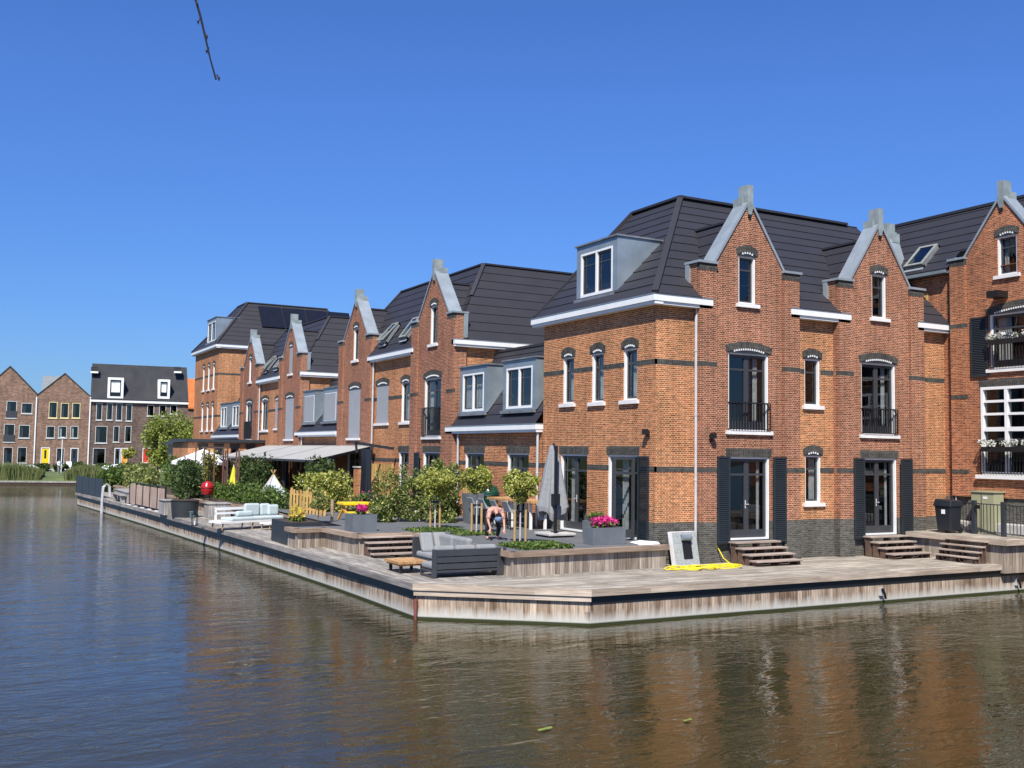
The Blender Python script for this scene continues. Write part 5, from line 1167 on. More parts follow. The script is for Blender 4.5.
for i in range(2): mb = MB(); mb.hexa([(11.66 + .42 * i, 26.45, 1.2), (12.05 + .42 * i, 26.45, 1.2), (12.05 + .42 * i, 26.62, 1.2), (11.66 + .42 * i, 26.62, 1.2), (11.66 + .42 * i, 26.68, 1.72), (12.05 + .42 * i, 26.68, 1.72), (12.05 + .42 * i, 26.85, 1.7), (11.66 + .42 * i, 26.85, 1.7)]); mb.build('back_cushion', 'cushion_grey', K, bevel=.06)
# coffee table
K = thing('coffee_table', 'low wooden coffee table in front of the grey corner sofa', 'table', (10.55, 25.0, .86)); mb = MB()
for i in range(5): mb.box(10.15 + i * .17, 10.31 + i * .17, 24.55, 25.55, 1.10, 1.16)
mb.build('table_top', 'table_wood', K); mb = MB(); mb.box(10.2, 10.95, 24.6, 25.5, 1.05, 1.098); mb.build('apron', 'table_wood', K)
for x_, y_ in ((10.28, 24.7), (10.87, 24.7), (10.28, 25.4), (10.87, 25.4)): mb = MB(); mb.box(x_ - .035, x_ + .035, y_ - .035, y_ + .035, .86, 1.048); mb.build('leg', 'black_metal', K)
# stone worktop leaning on the wall, and the hose
K = thing('stone_worktop', 'grey granite worktop with black hob opening leaning against the dark brick plinth', 'worktop', (18.3, 23.3, .86))
FW = Fr((17.97, 23.2), (.97, .12), (.12, -.97)); t = .20
def W_(a, h, d): return FW.P(a, .862 + h, -h * t + d)
def slab(mb, a0, a1, h0, h1, d0, d1): mb.hexa([W_(a0, h0, d0), W_(a1, h0, d0), W_(a1, h0, d1), W_(a0, h0, d1), W_(a0, h1, d0), W_(a1, h1, d0), W_(a1, h1, d1), W_(a0, h1, d1)])
mb = MB(); slab(mb, 0, .98, 0, .95, -.16, 0); mb.build('slab', 'granite', K)
mb = MB(); slab(mb, -.004, -.001, .0, .955, -.163, .003); slab(mb, 0, .98, .952, .957, -.16, 0); mb.build('cut_edge', 'white_stone', K)
mb = MB(); slab(mb, .36, .72, .2, .72, .001, .012); mb.build('hob_opening', 'black_metal', K)
mb = MB(); c0 = W_(.5, .8, .05); mb.tube([c0 + Vector((-.17, 0, 0)), c0 + Vector((.17, 0, 0))], .09, 12); mb.build('basin', 'zinc', K)
pts = []; hx0, hy0 = 18.2, 22.35
for i in range(420):
    t_ = i / 419; a = t_ * 58; cx = 17.4 + 2.1 * t_ + .25 * math.sin(a * .31); pts.append((cx + .42 * math.cos(a) * (1 + .2 * math.sin(a * .7)), 22.62 + .27 * math.sin(a) * (1 + .6 * math.sin(a * .37)) + .06 * math.sin(a * 2.1), .885 + .025 * (1 + math.sin(a * 1.7))))
pts += [(19.9, 23.2, .9), (19.98, 23.55, 1.0), (19.9, 23.68, 1.25), (19.82, 23.74, 1.45)]
mb = MB(); mb.tube(pts, .017, 6); tag(mb.build('garden_hose', 'hose_yellow', None, smooth=True), 'tangled yellow garden hose lying on the deck below the leaning worktop', 'hose')
mb = MB(); mb.hexa([(16.9, 23.5, 1.474), (17.7, 23.55, 1.474), (17.7, 24.5, 1.474), (17.2, 24.4, 1.474), (16.95, 23.6, 1.52), (17.65, 23.6, 1.55), (17.6, 24.4, 1.53), (17.25, 24.3, 1.51)])
o = mb.build('ground_sheet', 'white_fabric', None, bevel=.03); tag(o, 'crumpled white cloth on the terrace in front of the open door', 'cloth')
# closed cantilever parasol
K = thing('closed_parasol', 'closed grey cantilever parasol on a square slab base in front of the double door', 'parasol', (16.2, 26.9, 1.474))
mb = MB(); mb.box(15.75, 16.7, 26.45, 27.35, 1.52, 1.6); mb.build('slab_base', 'concrete', K, bevel=.02)
mb = MB(); mb.bar((15.8, 26.5, 1.5), (16.65, 27.3, 1.5), .08, .05); mb.bar((15.8, 27.3, 1.5), (16.65, 26.5, 1.5), .08, .05); mb.build('cross_foot', 'anthracite', K)
px_, py_ = 16.02, 26.55; mb = MB(); mb.box(px_ - .038, px_ + .038, py_ - .038, py_ + .038, 1.6, 4.22); mb.build('pole', 'black_metal', K)
mb = MB(); mb.box(px_ - .1, px_ + .1, py_ - .1, py_ + .1, 2.45, 2.78); mb.build('crank_box', 'black_metal', K)
mb = MB(); cx_, cy_ = 16.2, 27.02; rings = []; KN = 40
for j in range(15):
    t_ = j / 14; zz = 4.25 - t_ * 2.0; r_ = .10 + .36 * t_ ** .8 - (.06 if j == 14 else 0); ring_ = []
    for k in range(KN):
        a = 2 * math.pi * k / KN; fold = 1 + .28 * math.sin(a * 6 + t_ * 1.2) * t_ ** .5 + .08 * math.sin(a * 11)
        drop = -.32 * t_ * (.5 + .5 * math.sin(a * 3 + .8)) * (1 if j > 9 else 0) * (j - 9) / 5
        ring_.append((cx_ + r_ * fold * math.cos(a), cy_ + r_ * fold * math.sin(a) * .8, zz + drop))
    rings.append(ring_)
for j in range(14): mb.quadstrip(rings[j], rings[j + 1], True)
mb.poly(rings[0]); mb.build('canopy', 'grey_fabric', K, smooth=True)
mb = MB(); mb.bar((px_, py_, 4.15), (cx_, cy_, 4.3), .05, .05); mb.build('arm', 'black_metal', K)
# bar table with four stools
K = thing('bar_table', 'high wooden bar table with grey stools near the closed parasol', 'table', (17.0, 31.2, 1.474)); mb = MB(); mb.box(16.65, 17.5, 29.1, 32.3, 2.35, 2.43); mb.build('table_top', 'table_wood', K, bevel=.008)
for y in (29.5, 30.8, 32.0):
    for x_ in (16.85, 17.4): mb = MB(); mb.box(x_ - .04, x_ + .04, y - .04, y + .04, 1.474, 2.348); mb.build('leg', 'white_paint', K)
def stool(x_, y_, lab):
    K = thing('bar_stool', lab, 'stool', (x_, y_, 1.474), 'grey bar stools at the high table'); mb = MB()
    mb.box(x_ - .02, x_ + .4, y_ - .21, y_ + .21, 2.05, 2.09)
    mb.hexa([(x_ - .02, y_ - .21, 2.06), (x_ + .02, y_ - .21, 2.06), (x_ + .02, y_ + .21, 2.06), (x_ - .02, y_ + .21, 2.06), (x_ - .16, y_ - .19, 2.40), (x_ - .13, y_ - .19, 2.41), (x_ - .13, y_ + .19, 2.41), (x_ - .16, y_ + .19, 2.40)])
    for s_ in (-.205, .19): mb.hexa([(x_ - .02, y_ + s_, 2.06), (x_ + .3, y_ + s_, 2.06), (x_ + .3, y_ + s_ + .015, 2.06), (x_ - .02, y_ + s_ + .015, 2.06), (x_ - .14, y_ + s_, 2.38), (x_ + .02, y_ + s_, 2.16), (x_ + .02, y_ + s_ + .015, 2.16), (x_ - .14, y_ + s_ + .015, 2.38)])
    mb.build('seat_shell', 'screen_fabric', K, bevel=.012)
    for dx in (0, .36):
        for dy in (-.18, .18): mb = MB(); mb.bar((x_ + dx, y_ + dy * 1.15, 1.474), (x_ + dx + (.03 if dx == 0 else -.03), y_ + dy * .8, 2.05), .025); mb.build('leg', 'black_metal', K)
    mb = MB()
    for p, q in (((0, -.2), (.36, -.2)), ((0, .2), (.36, .2)), ((0, -.2), (0, .2)), ((.36, -.2), (.36, .2))): mb.bar((x_ + p[0], y_ + p[1], 1.78), (x_ + q[0], y_ + q[1], 1.78), .02)
    mb.build('footrest', 'black_metal', K)
for i, (y, lab) in enumerate(((29.75, 'grey bar stool nearest the closed parasol'), (30.6, 'second grey bar stool from the parasol'), (31.45, 'third grey bar stool from the parasol'), (32.3, 'grey bar stool furthest from the parasol, beside the green ceramic grill'))): stool(16.12, y, lab)
# green ceramic grill
def kettle(label, x_, y_, z, m_, s, zst, name='kamado_grill'):
    K = thing(name, label, 'barbecue', (x_, y_, z)); mb = MB(); mb.lathe([(.12 * s, 0), (.24 * s, .05 * s), (.31 * s, .22 * s), (.32 * s, .34 * s)], (x_, y_, z + zst), 24); mb.build('bowl', m_, K, smooth=True)
    mb = MB(); mb.lathe([(.325 * s, .345 * s), (.32 * s, .45 * s), (.24 * s, .6 * s), (.1 * s, .67 * s), (.06 * s, .70 * s)], (x_, y_, z + zst), 24); mb.build('lid', m_, K, smooth=True)
    mb = MB(); mb.lathe([(.06 * s, .70 * s), (.075 * s, .76 * s), (.02 * s, .78 * s)], (x_, y_, z + zst), 14); mb.build('vent_cap', 'black_metal', K)
    mb = MB(); mb.lathe([(.33 * s, .335 * s), (.335 * s, .35 * s), (.33 * s, .365 * s)], (x_, y_, z + zst), 24); mb.build('band', 'black_metal', K)
    mb = MB(); mb.bar((x_ - .4 * s, y_ - .12, z + zst + .42 * s), (x_ - .4 * s, y_ + .12, z + zst + .42 * s), .04); mb.build('handle', 'table_wood', K)
    for a in (.8, 2.4, 3.9, 5.5): mb = MB(); mb.bar((x_ + .26 * s * math.cos(a), y_ + .26 * s * math.sin(a), z), (x_ + .2 * s * math.cos(a), y_ + .2 * s * math.sin(a), z + zst + .1), .035); mb.build('leg', 'black_metal', K)
    return K
kettle('dark green ceramic egg grill at the left end of the bar table', 17.1, 33.0, 1.474, 'green_enamel', 1.2, .56)
kettle('glossy red ceramic grill by the hedge on the quay garden', 11.25, 52.2, 1.05, 'red_enamel', 1.0, .62)
# fences and screens
def board_fence(label, p, q, zb, h, n, m_, name='board_fence', gap=.03, posts=True, pointed=False, group=None):
    p, q = Vector(p), Vector(q); L = (q - p).length; d = (q - p).normalized(); nrm = Vector((d.y, -d.x)); K = thing(name, label, 'fence', (p.x, p.y, zb), group); mb = MB()
    w = L / n
    for i in range(n):
        a = p + d * (i * w + gap / 2); b = p + d * ((i + 1) * w - gap / 2); hh = h * (1 if not pointed else .97 + .03 * (i % 2)); t = nrm * .022
        mb.hexa([(*(a + t), zb + .04), (*(b + t), zb + .04), (*(b - t * .0), zb + .04), (*(a - t * .0), zb + .04), (*(a + t), zb + hh), (*(b + t), zb + hh), (*(b - t * .0), zb + hh), (*(a - t * .0), zb + hh)])
    mb.build('boards', m_, K); mb = MB()
    for z_ in (zb + h * .25, zb + h * .8): mb.bar((*(p - nrm * .03), z_), (*(q - nrm * .03), z_), .05, .07)
    mb.build('rail', m_, K)
    if posts:
        for t_ in ((0, 1) if L < 2.4 else (0, .5, 1)): c = p + (q - p) * t_ - nrm * .08; mb = MB(); mb.box(c.x - .04, c.x + .04, c.y - .04, c.y + .04, zb, zb + h + .04); mb.build('post', m_, K)
    return K
board_fence('yellow board fence panel between the awning corner and the leafy hedge', (17.1, 45.2), (17.1, 42.5), 1.45, 1.95, 14, 'fence_yellow')
board_fence('yellow board fence panel behind the middle ball tree against the wall', (17.1, 35.1), (17.1, 33.5), 1.45, 1.5, 9, 'fence_yellow')
board_fence('low picket fence of yellow slats right behind the white lounge sofa', (12.3, 41.6), (12.6, 38.2), 1.4, .98, 10, 'fence_yellow', name='picket_fence', gap=.17, pointed=True)
board_fence('low yellow picket fence behind the kids bench', (14.9, 45.0), (15.1, 42.3), 1.4, .75, 12, 'fence_yellow', name='picket_fence', gap=.08)
board_fence('yellow board fence panel behind the pergola posts', (15.2, 66), (15.2, 62), 1.3, 1.6, 16, 'fence_yellow')
# pale pink fence panels on the quay edge
K = thing('quay_fence', 'row of pale wooden screen panels with steel posts at the quay edge', 'fence', (8.75, 55.5, .86)); A = Vector((8.58, 59.0)); B = Vector((9.1, 51.4))
for i in range(5):
    a = A + (B - A) * (i / 5); b = A + (B - A) * ((i + 1) / 5); mb = MB(); dd = (b - a).normalized() * .05
    mb.hexa([(*(a + dd), .98), (*(b - dd), .98), (*(b - dd + Vector((.04, 0))), .98), (*(a + dd + Vector((.04, 0))), .98), (*(a + dd), 2.0), (*(b - dd), 2.0), (*(b - dd + Vector((.04, 0))), 2.0), (*(a + dd + Vector((.04, 0))), 2.0)]); mb.build('panel', 'fence_pink', K)
for i in range(6): a = A + (B - A) * (i / 5); mb = MB(); mb.box(a.x - .03, a.x + .05, a.y - .04, a.y + .04, .86, 2.12); mb.build('post', 'black_metal', K); mb = MB(); mb.box(a.x - .1, a.x + .1, a.y - .08, a.y + .08, .856, .9); mb.build('foot_plate', 'white_paint', K)
mb = MB(); mb.bar((A.x, A.y, 2.1), (B.x, B.y, 2.1), .05, .04); mb.build('rail', 'black_metal', K)
K = thing('privacy_screen', 'dark anthracite privacy screen at the far end of the quay', 'screen', (8.0, 71, .86)); A = Vector((7.55, 75.6)); B = Vector((8.2, 67.4))
for i in range(4): a = A + (B - A) * (i / 4); b = A + (B - A) * ((i + 1) / 4); mb = MB(); mb.bar((*a, 1.45), (*b, 1.45), .05, 1.12); mb.build('panel', 'anthracite_dark', K)
for i in range(5): a = A + (B - A) * (i / 4); mb = MB(); mb.box(a.x - .04, a.x + .04, a.y - .04, a.y + .04, .856, 2.03); mb.build('post', 'anthracite_dark', K)
K = thing('quay_ladder', 'galvanised steel ladder with bent handrail going down into the water', 'ladder', (8.2, 66, .86))
for dy in (0, .5): mb = MB(); mb.tube([(8.45, 65.6 + dy, 1.0), (8.42, 65.6 + dy, 1.6), (8.25, 65.6 + dy, 1.78), (8.06, 65.6 + dy, 1.6), (8.02, 65.6 + dy, .9), (8.02, 65.6 + dy, -.6)], .045, 8); mb.build('rail', 'steel_pipe', K, smooth=True)
mb = MB()
for z_ in (.1, .4, .7): mb.bar((8.02, 65.6, z_), (8.02, 66.1, z_), .04)
mb.build('rungs', 'steel_pipe', K)
# white lounge sofa with side table
K = thing('lounge_sofa', 'white slatted lounge sofa with pale blue cushions before the clipped hedge', 'sofa', (10.5, 40.6, .86)); F2 = Fr((9.15, 39.9), (.94, .34), (.34, -.94))
mb = MB(); F2.box(mb, 0, 3.1, 1.12, 1.2, -.85, 0); F2.box(mb, .3, 3.1, 1.42, 1.49, -.93, -.87); F2.box(mb, .3, 3.1, 1.58, 1.68, -.93, -.87)
for a in (.3, 1.6, 3.04): F2.box(mb, a, a + .06, 1.2, 1.69, -.935, -.865)
mb.build('frame', 'white_paint', K)
for a in (.15, 1.5, 2.95):
    for d_ in (-.08, -.78): mb = MB(); mb.tube([F2.P(a, 1.12, d_), F2.P(a - .04, .86, d_)], [.035, .02], 8); mb.build('leg', 'table_wood', K)
mb = MB(); F2.box(mb, .5, 3.05, 1.205, 1.32, -.82, -.02); mb.build('seat_cushion', 'cushion_blue', K, bevel=.04)
for a, b, z0, z1, d_ in ((1.0, 1.75, 1.33, 1.55, -.6), (1.5, 2.2, 1.33, 1.82, -.8), (2.25, 2.7, 1.33, 1.8, -.8), (2.55, 3.05, 1.33, 1.75, -.7)): mb = MB(); F2.box(mb, a, b, z0, z1, d_, d_ + .16); mb.build('cushion', 'cushion_blue', K, bevel=.07)
K = thing('side_table', 'low white lounge table with splayed wooden legs at the sofa front', 'table', (10.5, 39.3, .86)); mb = MB(); F2.box(mb, 1.5, 2.6, 1.08, 1.14, .35, 1.0); mb.build('table_top', 'white_paint', K)
for a, b in ((1.6, 1.55), (2.5, 2.55)):
    for d_ in (.42, .93): mb = MB(); mb.tube([F2.P(a, 1.08, d_), F2.P(b, .86, d_)], [.03, .018], 8); mb.build('leg', 'table_wood', K)
K = thing('lantern', 'small black lantern on the quay left of the lounge sofa', 'lantern', (8.75, 42.8, .86)); mb = MB()
for dx in (0, .2):
    for dy in (0, .2): mb.box(8.65 + dx, 8.67 + dx, 42.7 + dy, 42.72 + dy, .86, 1.3)
mb.box(8.64, 8.88, 42.69, 42.93, 1.3, 1.34); mb.box(8.7, 8.82, 42.75, 42.87, 1.34, 1.45); mb.box(8.64, 8.88, 42.69, 42.93, .86, .89); mb.build('frame', 'black_metal', K); mb = MB(); mb.lathe([(.04, 0), (.04, .15)], (8.76, 42.81, .89), 12); mb.build('candle', 'white_paint', K)
# folding yellow parasol, tent, white parasol
def closed_brolly(label, x_, y_, z, h, m_, rad):
    K = thing('closed_parasol', label, 'parasol', (x_, y_, z)); mb = MB(); mb.tube([(x_, y_, z), (x_, y_, z + h + .1)], .025, 8); mb.build('pole', 'white_paint', K); mb = MB(); rings = []
    for j in range(8):
        t_ = j / 7; rings.append([(x_ + (.04 + rad * t_) * (1 + .25 * math.sin(a_ * 8)) * math.cos(a_), y_ + (.04 + rad * t_) * (1 + .25 * math.sin(a_ * 8)) * math.sin(a_), z + h - t_ * (h - .8)) for a_ in [2 * math.pi * k / 32 for k in range(32)]])
    for j in range(7): mb.quadstrip(rings[j], rings[j + 1], True)
    mb.build('canopy', m_, K, smooth=True)
closed_brolly('closed bright yellow parasol rising behind the clipped hedge', 12.95, 54.0, 1.3, 1.75, 'yellow_fabric', .17)
K = thing('play_tent', 'pale blue children tepee tent behind the clipped hedge', 'tent', (13.8, 49.5, 1.3)); mb = MB(); bs = [(13.05, 48.5), (14.55, 48.5), (14.55, 50.5), (13.05, 50.5)]; tp = (13.8, 49.5, 2.8)
for i in range(4): a, b = bs[i], bs[(i + 1) % 4]; mb.poly([(*a, 1.3), (*b, 1.3), (tp[0] + .03, tp[1], tp[2]), tp])
mb.build('canvas', 'tent_fabric', K)
for b in bs: e = Vector(tp) + (Vector(tp) - Vector((*b, 1.3))) * .13; mb = MB(); mb.tube([(*b, 1.3), e], .02, 6); mb.build('pole', 'stake_wood', K)
K = thing('open_parasol', 'open white parasol over the far garden, left of the pergola posts', 'parasol', (13.9, 66, 1.3)); mb = MB(); c_ = Vector((13.9, 66, 3.95)); R8 = [Vector((13.9 + 2.0 * math.cos(a), 66 + 2.6 * math.sin(a), 3.15)) for a in [math.pi / 4 * k + .2 for k in range(8)]]
for k in range(8): mb.poly([c_, R8[k], R8[(k + 1) % 8]]); mb.poly([R8[k], R8[(k + 1) % 8], R8[(k + 1) % 8] - Vector((0, 0, .18)), R8[k] - Vector((0, 0, .18))])
mb.build('canopy', 'white_fabric', K)
for k in range(8): mb = MB(); mb.bar(c_ - Vector((0, 0, .08)), R8[k] - Vector((0, 0, .03)), .03); mb.build('rib', 'steel_pipe', K)
mb = MB(); mb.tube([(13.9, 66, 1.3), (13.9, 66, 4.0)], .035, 8); mb.build('pole', 'steel_pipe', K)
# pergola of slim brown posts
K = thing('pergola', 'open pergola of slim brown wooden posts left of the awning', 'pergola', (12.7, 58, 1.2))
for (x_, y_) in ((12.3, 60.4), (12.6, 59.6), (13.0, 60.2), (12.6, 57.0), (12.9, 56.2), (13.2, 57.0), (12.75, 54.6), (13.05, 53.9), (13.35, 54.6)): mb = MB(); mb.box(x_ - .035, x_ + .035, y_ - .035, y_ + .035, 1.2, 4.0 if x_ < 13 else 3.9); mb.build('post', 'pergola_wood', K)
for x_, y0_, y1_ in ((12.6, 54.4, 60.6),): mb = MB(); mb.bar((x_, y0_, 4.04), (x_ + .05, y1_, 4.04), .05, .08); mb.build('beam', 'pergola_wood', K)
# large awning
K = thing('awning', 'large grey fabric awning stretched over the terrace of the second gabled house', 'awning', (17.5, 55, 4.2)); mb = MB()
y0_, y1_ = 45.9, 64.5; k_ = 8
for i in range(k_):
    a, b = y0_ + (y1_ - y0_) * i / k_, y0_ + (y1_ - y0_) * (i + 1) / k_; mb.hexa([(17.55, a, 4.23), (17.55, b, 4.23), (14.6, b, 3.52), (14.6, a, 3.52), (17.55, a, 4.245), (17.55, b, 4.245), (14.6, b, 3.535), (14.6, a, 3.535)])
mb.build('fabric', 'awning_fabric', K)
mb = MB(); mb.box(17.4, 17.56, y0_ - .05, y1_ + .05, 4.05, 4.22); mb.build('cassette', 'anthracite', K); mb = MB(); mb.box(14.5, 14.62, y0_ - .05, y1_ + .05, 3.42, 3.515); mb.build('front_bar', 'anthracite', K)
mb = MB()
for i in range(1, 3): a = y0_ + (y1_ - y0_) * i / 3; mb.bar((17.5, a, 4.255), (14.6, a, 3.545), .05, .012)
mb.build('seam', 'lead', K)
for y in (y0_ + .15, 52, 58, y1_ - .15): mb = MB(); mb.bar((17.45, y, 4.12), (14.6, y, 3.42), .06, .08); mb.build('arm', 'anthracite_dark', K)
for y in (46.6, 52.0, 58.0, 64): mb = MB(); mb.box(15.0, 15.1, y, y + .1, 1.4, 3.42); mb.build('post', 'anthracite_dark', K)
K = thing('folded_curtain', 'black rolled side curtain hanging at the right end of the awning', 'curtain', (16.2, 43.4, 1.45)); mb = MB(); rings = []
for j in range(9): rings.append([(16.25 + (.3 + .03 * math.sin(j)) * (1 + .15 * math.sin(a_ * 5)) * math.cos(a_) * .6, 43.3 + (.42) * (1 + .15 * math.sin(a_ * 5 + j * .2)) * math.sin(a_), 1.47 + j * .325) for a_ in [2 * math.pi * k / 24 for k in range(24)]])
for j in range(8): mb.quadstrip(rings[j], rings[j + 1], True)
mb.poly(rings[-1]); mb.build('cloth', 'plastic_black', K, smooth=True)
mb = MB(); mb.bar((17.5, 43.2, 4.1), (15.6, 43.2, 4.35), .1, .12); mb.bar((15.7, 43.2, 4.35), (15.75, 43.2, 3.9), .08, .1); mb.build('bracket', 'anthracite_dark', K)
K = thing('brick_pier', 'short brick pier just left of the black rolled curtain', 'pier', (16.6, 45, 1.4)); mb = MB(); mb.box(16.4, 16.9, 44.75, 45.35, 1.4, 3.2); mb.build('shaft', 'brick_orange', K); mb = MB(); mb.box(16.36, 16.94, 44.71, 45.39, 3.201, 3.26); mb.build('cap', 'concrete', K)
mb = MB(); mb.tube([(11.9, 35.0, 1.45), (11.9, 35.0, 2.25)], .06, 8); o = mb.build('garden_post', 'rim_board', None); tag(o, 'short dark wooden post between picket fence and kids table', 'post')
# children table and toy
K = thing('kids_table', 'yellow plastic children picnic table beside the pink-flower planter', 'table', (12.9, 35.6, 1.47)); mb = MB(); mb.box(12.4, 13.5, 35.2, 36.0, 2.02, 2.12); mb.build('table_top', 'yellow_paint', K, bevel=.02); mb = MB(); mb.box(12.4, 13.5, 34.7, 35.0, 1.75, 1.82); mb.build('seat', 'yellow_paint', K, bevel=.02)
for x_ in (12.5, 13.4): mb = MB(); mb.bar((x_, 34.8, 1.47), (x_, 35.7, 2.02), .09, .05, up=(1, 0, 0)); mb.bar((x_, 36.1, 1.47), (x_, 35.4, 2.02), .09, .05, up=(1, 0, 0)); mb.build('leg', 'orange_paint', K)
K = thing('toy_slide', 'small green plastic slide between the kids table and the hedge', 'toy', (13.6, 34.9, 1.47)); mb = MB(); mb.hexa([(13.55, 34.5, 1.5), (13.95, 34.5, 1.5), (13.95, 34.6, 1.5), (13.55, 34.6, 1.5), (13.6, 35.1, 2.05), (13.9, 35.1, 2.05), (13.9, 35.2, 2.05), (13.6, 35.2, 2.05)]); mb.build('chute', 'toy_green', K, bevel=.02)
mb = MB(); mb.bar((13.62, 35.15, 1.47), (13.62, 35.15, 2.1), .05); mb.bar((13.88, 35.15, 1.47), (13.88, 35.15, 2.1), .05); mb.bar((13.62, 35.15, 1.7), (13.88, 35.15, 1.7), .04); mb.build('steps', 'toy_green', K)
# bin, gate fence, cabinet, ledge and flower boxes at the right
K = thing('wheelie_bin', 'black wheelie bin on the raised deck beside the fence', 'bin', (28.7, 22.75, 1.604)); bx0, by0 = 28.35, 22.35; w, d_ = .58, .62
mb = MB(); mb.hexa([(bx0 + .06, by0 + .06, 1.66), (bx0 + w - .04, by0 + .06, 1.66), (bx0 + w - .04, by0 + d_ - .06, 1.66), (bx0 + .06, by0 + d_ - .06, 1.66), (bx0, by0, 2.5), (bx0 + w, by0, 2.5), (bx0 + w, by0 + d_, 2.5), (bx0, by0 + d_, 2.5)]); mb.build('body', 'plastic_black', K, bevel=.03)
mb = MB(); mb.hexa([(bx0 - .04, by0 - .04, 2.46), (bx0 + w + .04, by0 - .04, 2.46), (bx0 + w + .04, by0 + d_ + .04, 2.46), (bx0 - .04, by0 + d_ + .04, 2.46), (bx0 + .03, by0 + .0, 2.66), (bx0 + w - .03, by0 + .0, 2.66), (bx0 + w - .03, by0 + d_, 2.7), (bx0 + .03, by0 + d_, 2.7)]); mb.build('lid', 'plastic_black', K, bevel=.03)
for y in (by0 + .02, by0 + d_ - .08): mb = MB(); mb.tube([(bx0 + w - .05, y, 1.70), (bx0 + w - .05, y + .06, 1.70)], .1, 16); mb.build('wheel', 'black_metal', K)
mb = MB(); mb.box(bx0 - .012, bx0 - .003, by0 + .2, by0 + .34, 2.22, 2.36); mb.build('sticker', 'white_paint', K)
K = thing('metal_fence', 'dark metal bar fence with gate posts on the raised deck', 'fence', (29.0, 21, 1.604))
def bars(mb, p, q, z0, z1, sp=.13):
    p, q = Vector(p), Vector(q); n = int((q - p).length / sp)
    for i in range(1, n): c = p + (q - p) * i / n; mb.box(c.x - .009, c.x + .009, c.y - .009, c.y + .009, z0 + .1, z1)
    mb.bar((*p, z1), (*q, z1), .03, .03); mb.bar((*p, z0 + .1), (*q, z0 + .1), .03, .03)
for p, q in (((29.3, 22.95), (29.15, 22.15)), ((29.1, 21.95), (29.0, 21.0)), ((28.97, 20.8), (28.8, 19.95))): mb = MB(); bars(mb, p, q, 1.6, 2.58); mb.build('panel', 'anthracite_dark', K)
for c in ((29.12, 22.05), (28.98, 20.9)): mb = MB(); mb.box(c[0] - .06, c[0] + .06, c[1] - .06, c[1] + .06, 1.604, 2.68); mb.build('post', 'anthracite_dark', K)
mb = MB(); mb.box(29.0, 29.06, 21.78, 21.94, 2.42, 2.54); mb.build('lock', 'black_metal', K)
K = thing('utility_cabinet', 'olive green utility cabinet against the deep red house', 'cabinet', (29.8, 22.2, 1.604)); mb = MB(); mb.box(29.5, 29.98, 21.6, 22.45, 1.604, 2.93); mb.build('body', 'cabinet_green', K, bevel=.01); mb = MB(); mb.box(29.46, 30.02, 21.56, 22.49, 2.932, 2.97); mb.build('roof', 'cabinet_green', K); mb = MB(); mb.box(29.49, 29.497, 21.85, 22.0, 2.72, 2.8); mb.build('notice', 'white_paint', K)
mb = MB(); mb.box(29.49, 29.498, 22.06, 22.075, 1.65, 2.88); mb.build('door_gap', 'black_metal', K)
mb = MB(); mb.box(29.6, 30.08, 14, 23.3, 1.604, 1.95); o = mb.build('stone_ledge', 'concrete', None, bevel=.02); tag(o, 'low pale concrete ledge along the foot of the deep red house', 'ledge')
def flowerbox(label, s0, s1, z, d_, n):
    K = thing('flower_box', label, 'flower box', FE.P((s0 + s1) / 2, z, d_), 'white flower boxes on balconies'); mb = MB(); FE.box(mb, s0, s1, z - .16, z, d_, d_ + .18); mb.build('container', 'black_metal', K)
    c = [FE.P(s0 + (s1 - s0) * random.random(), z + .06 + .1 * random.random(), d_ + .1) for _ in range(14)]; leaf_obj('foliage', clump_pts(c, n // 3, (.12, .14, .08)), .04, 'leaf_mid', K); leaf_obj('blossom', clump_pts(c, n, (.13, .16, .11)), .04, 'petal_white', K)
FE = Fr((30.1, 0), (0, 1), (-1, 0))
flowerbox('box of white flowers on the upper balcony of the deep red house', 20.2, 21.9, 7.92, .2, 500)
flowerbox('box of white flowers on the lower balcony in front of the gridded window', 19.8, 22.2, 4.42, .24, 700)
# quay details
for i, (x_, lab) in enumerate(((22.76, 'black mooring cleat on the front quay boards, left one'), (28.6, 'black mooring cleat on the front quay boards, right one near the corner'))):
    K = thing('mooring_cleat', lab, 'cleat', (x_, 20.2, .3)); mb = MB(); mb.box(x_ - .05, x_ + .05, 20.2, 20.28, .2, .42); mb.build('bracket', 'steel_pipe', K); mb = MB(); mb.tube([(x_ - .02, 20.16, .4), (x_ + .05, 20.14, .25), (x_ + .1, 20.16, .12)], .035, 8); mb.build('hook', 'black_metal', K, smooth=True)
mb = MB(); mb.tube([(9.87, 22.76, -.5), (9.87, 22.76, .48)], .042, 10); o = mb.build('fender_pole', 'red_pole', None, smooth=True); tag(o, 'rusty red pole at the quay corner below the sofa deck', 'pole')
for i, (x_, y_, r_) in enumerate(((7.72, 13.01, .1), (9.92, 12.51, .07))):
    mb = MB(); mb.poly([(x_ + r_ * 1.4 * math.cos(a), y_ + r_ * .5 * math.sin(a) + .3 * r_ * math.cos(a), .02 + .004 * math.sin(3 * a)) for a in [2 * math.pi * k / 18 for k in range(17)]]); o = mb.build('floating_leaf', 'lily', None); tag(o, ['larger yellow-green leaf floating on the water, the left one', 'smaller yellow-green leaf floating on the water, the right one'][i], 'leaf', 'floating leaves')
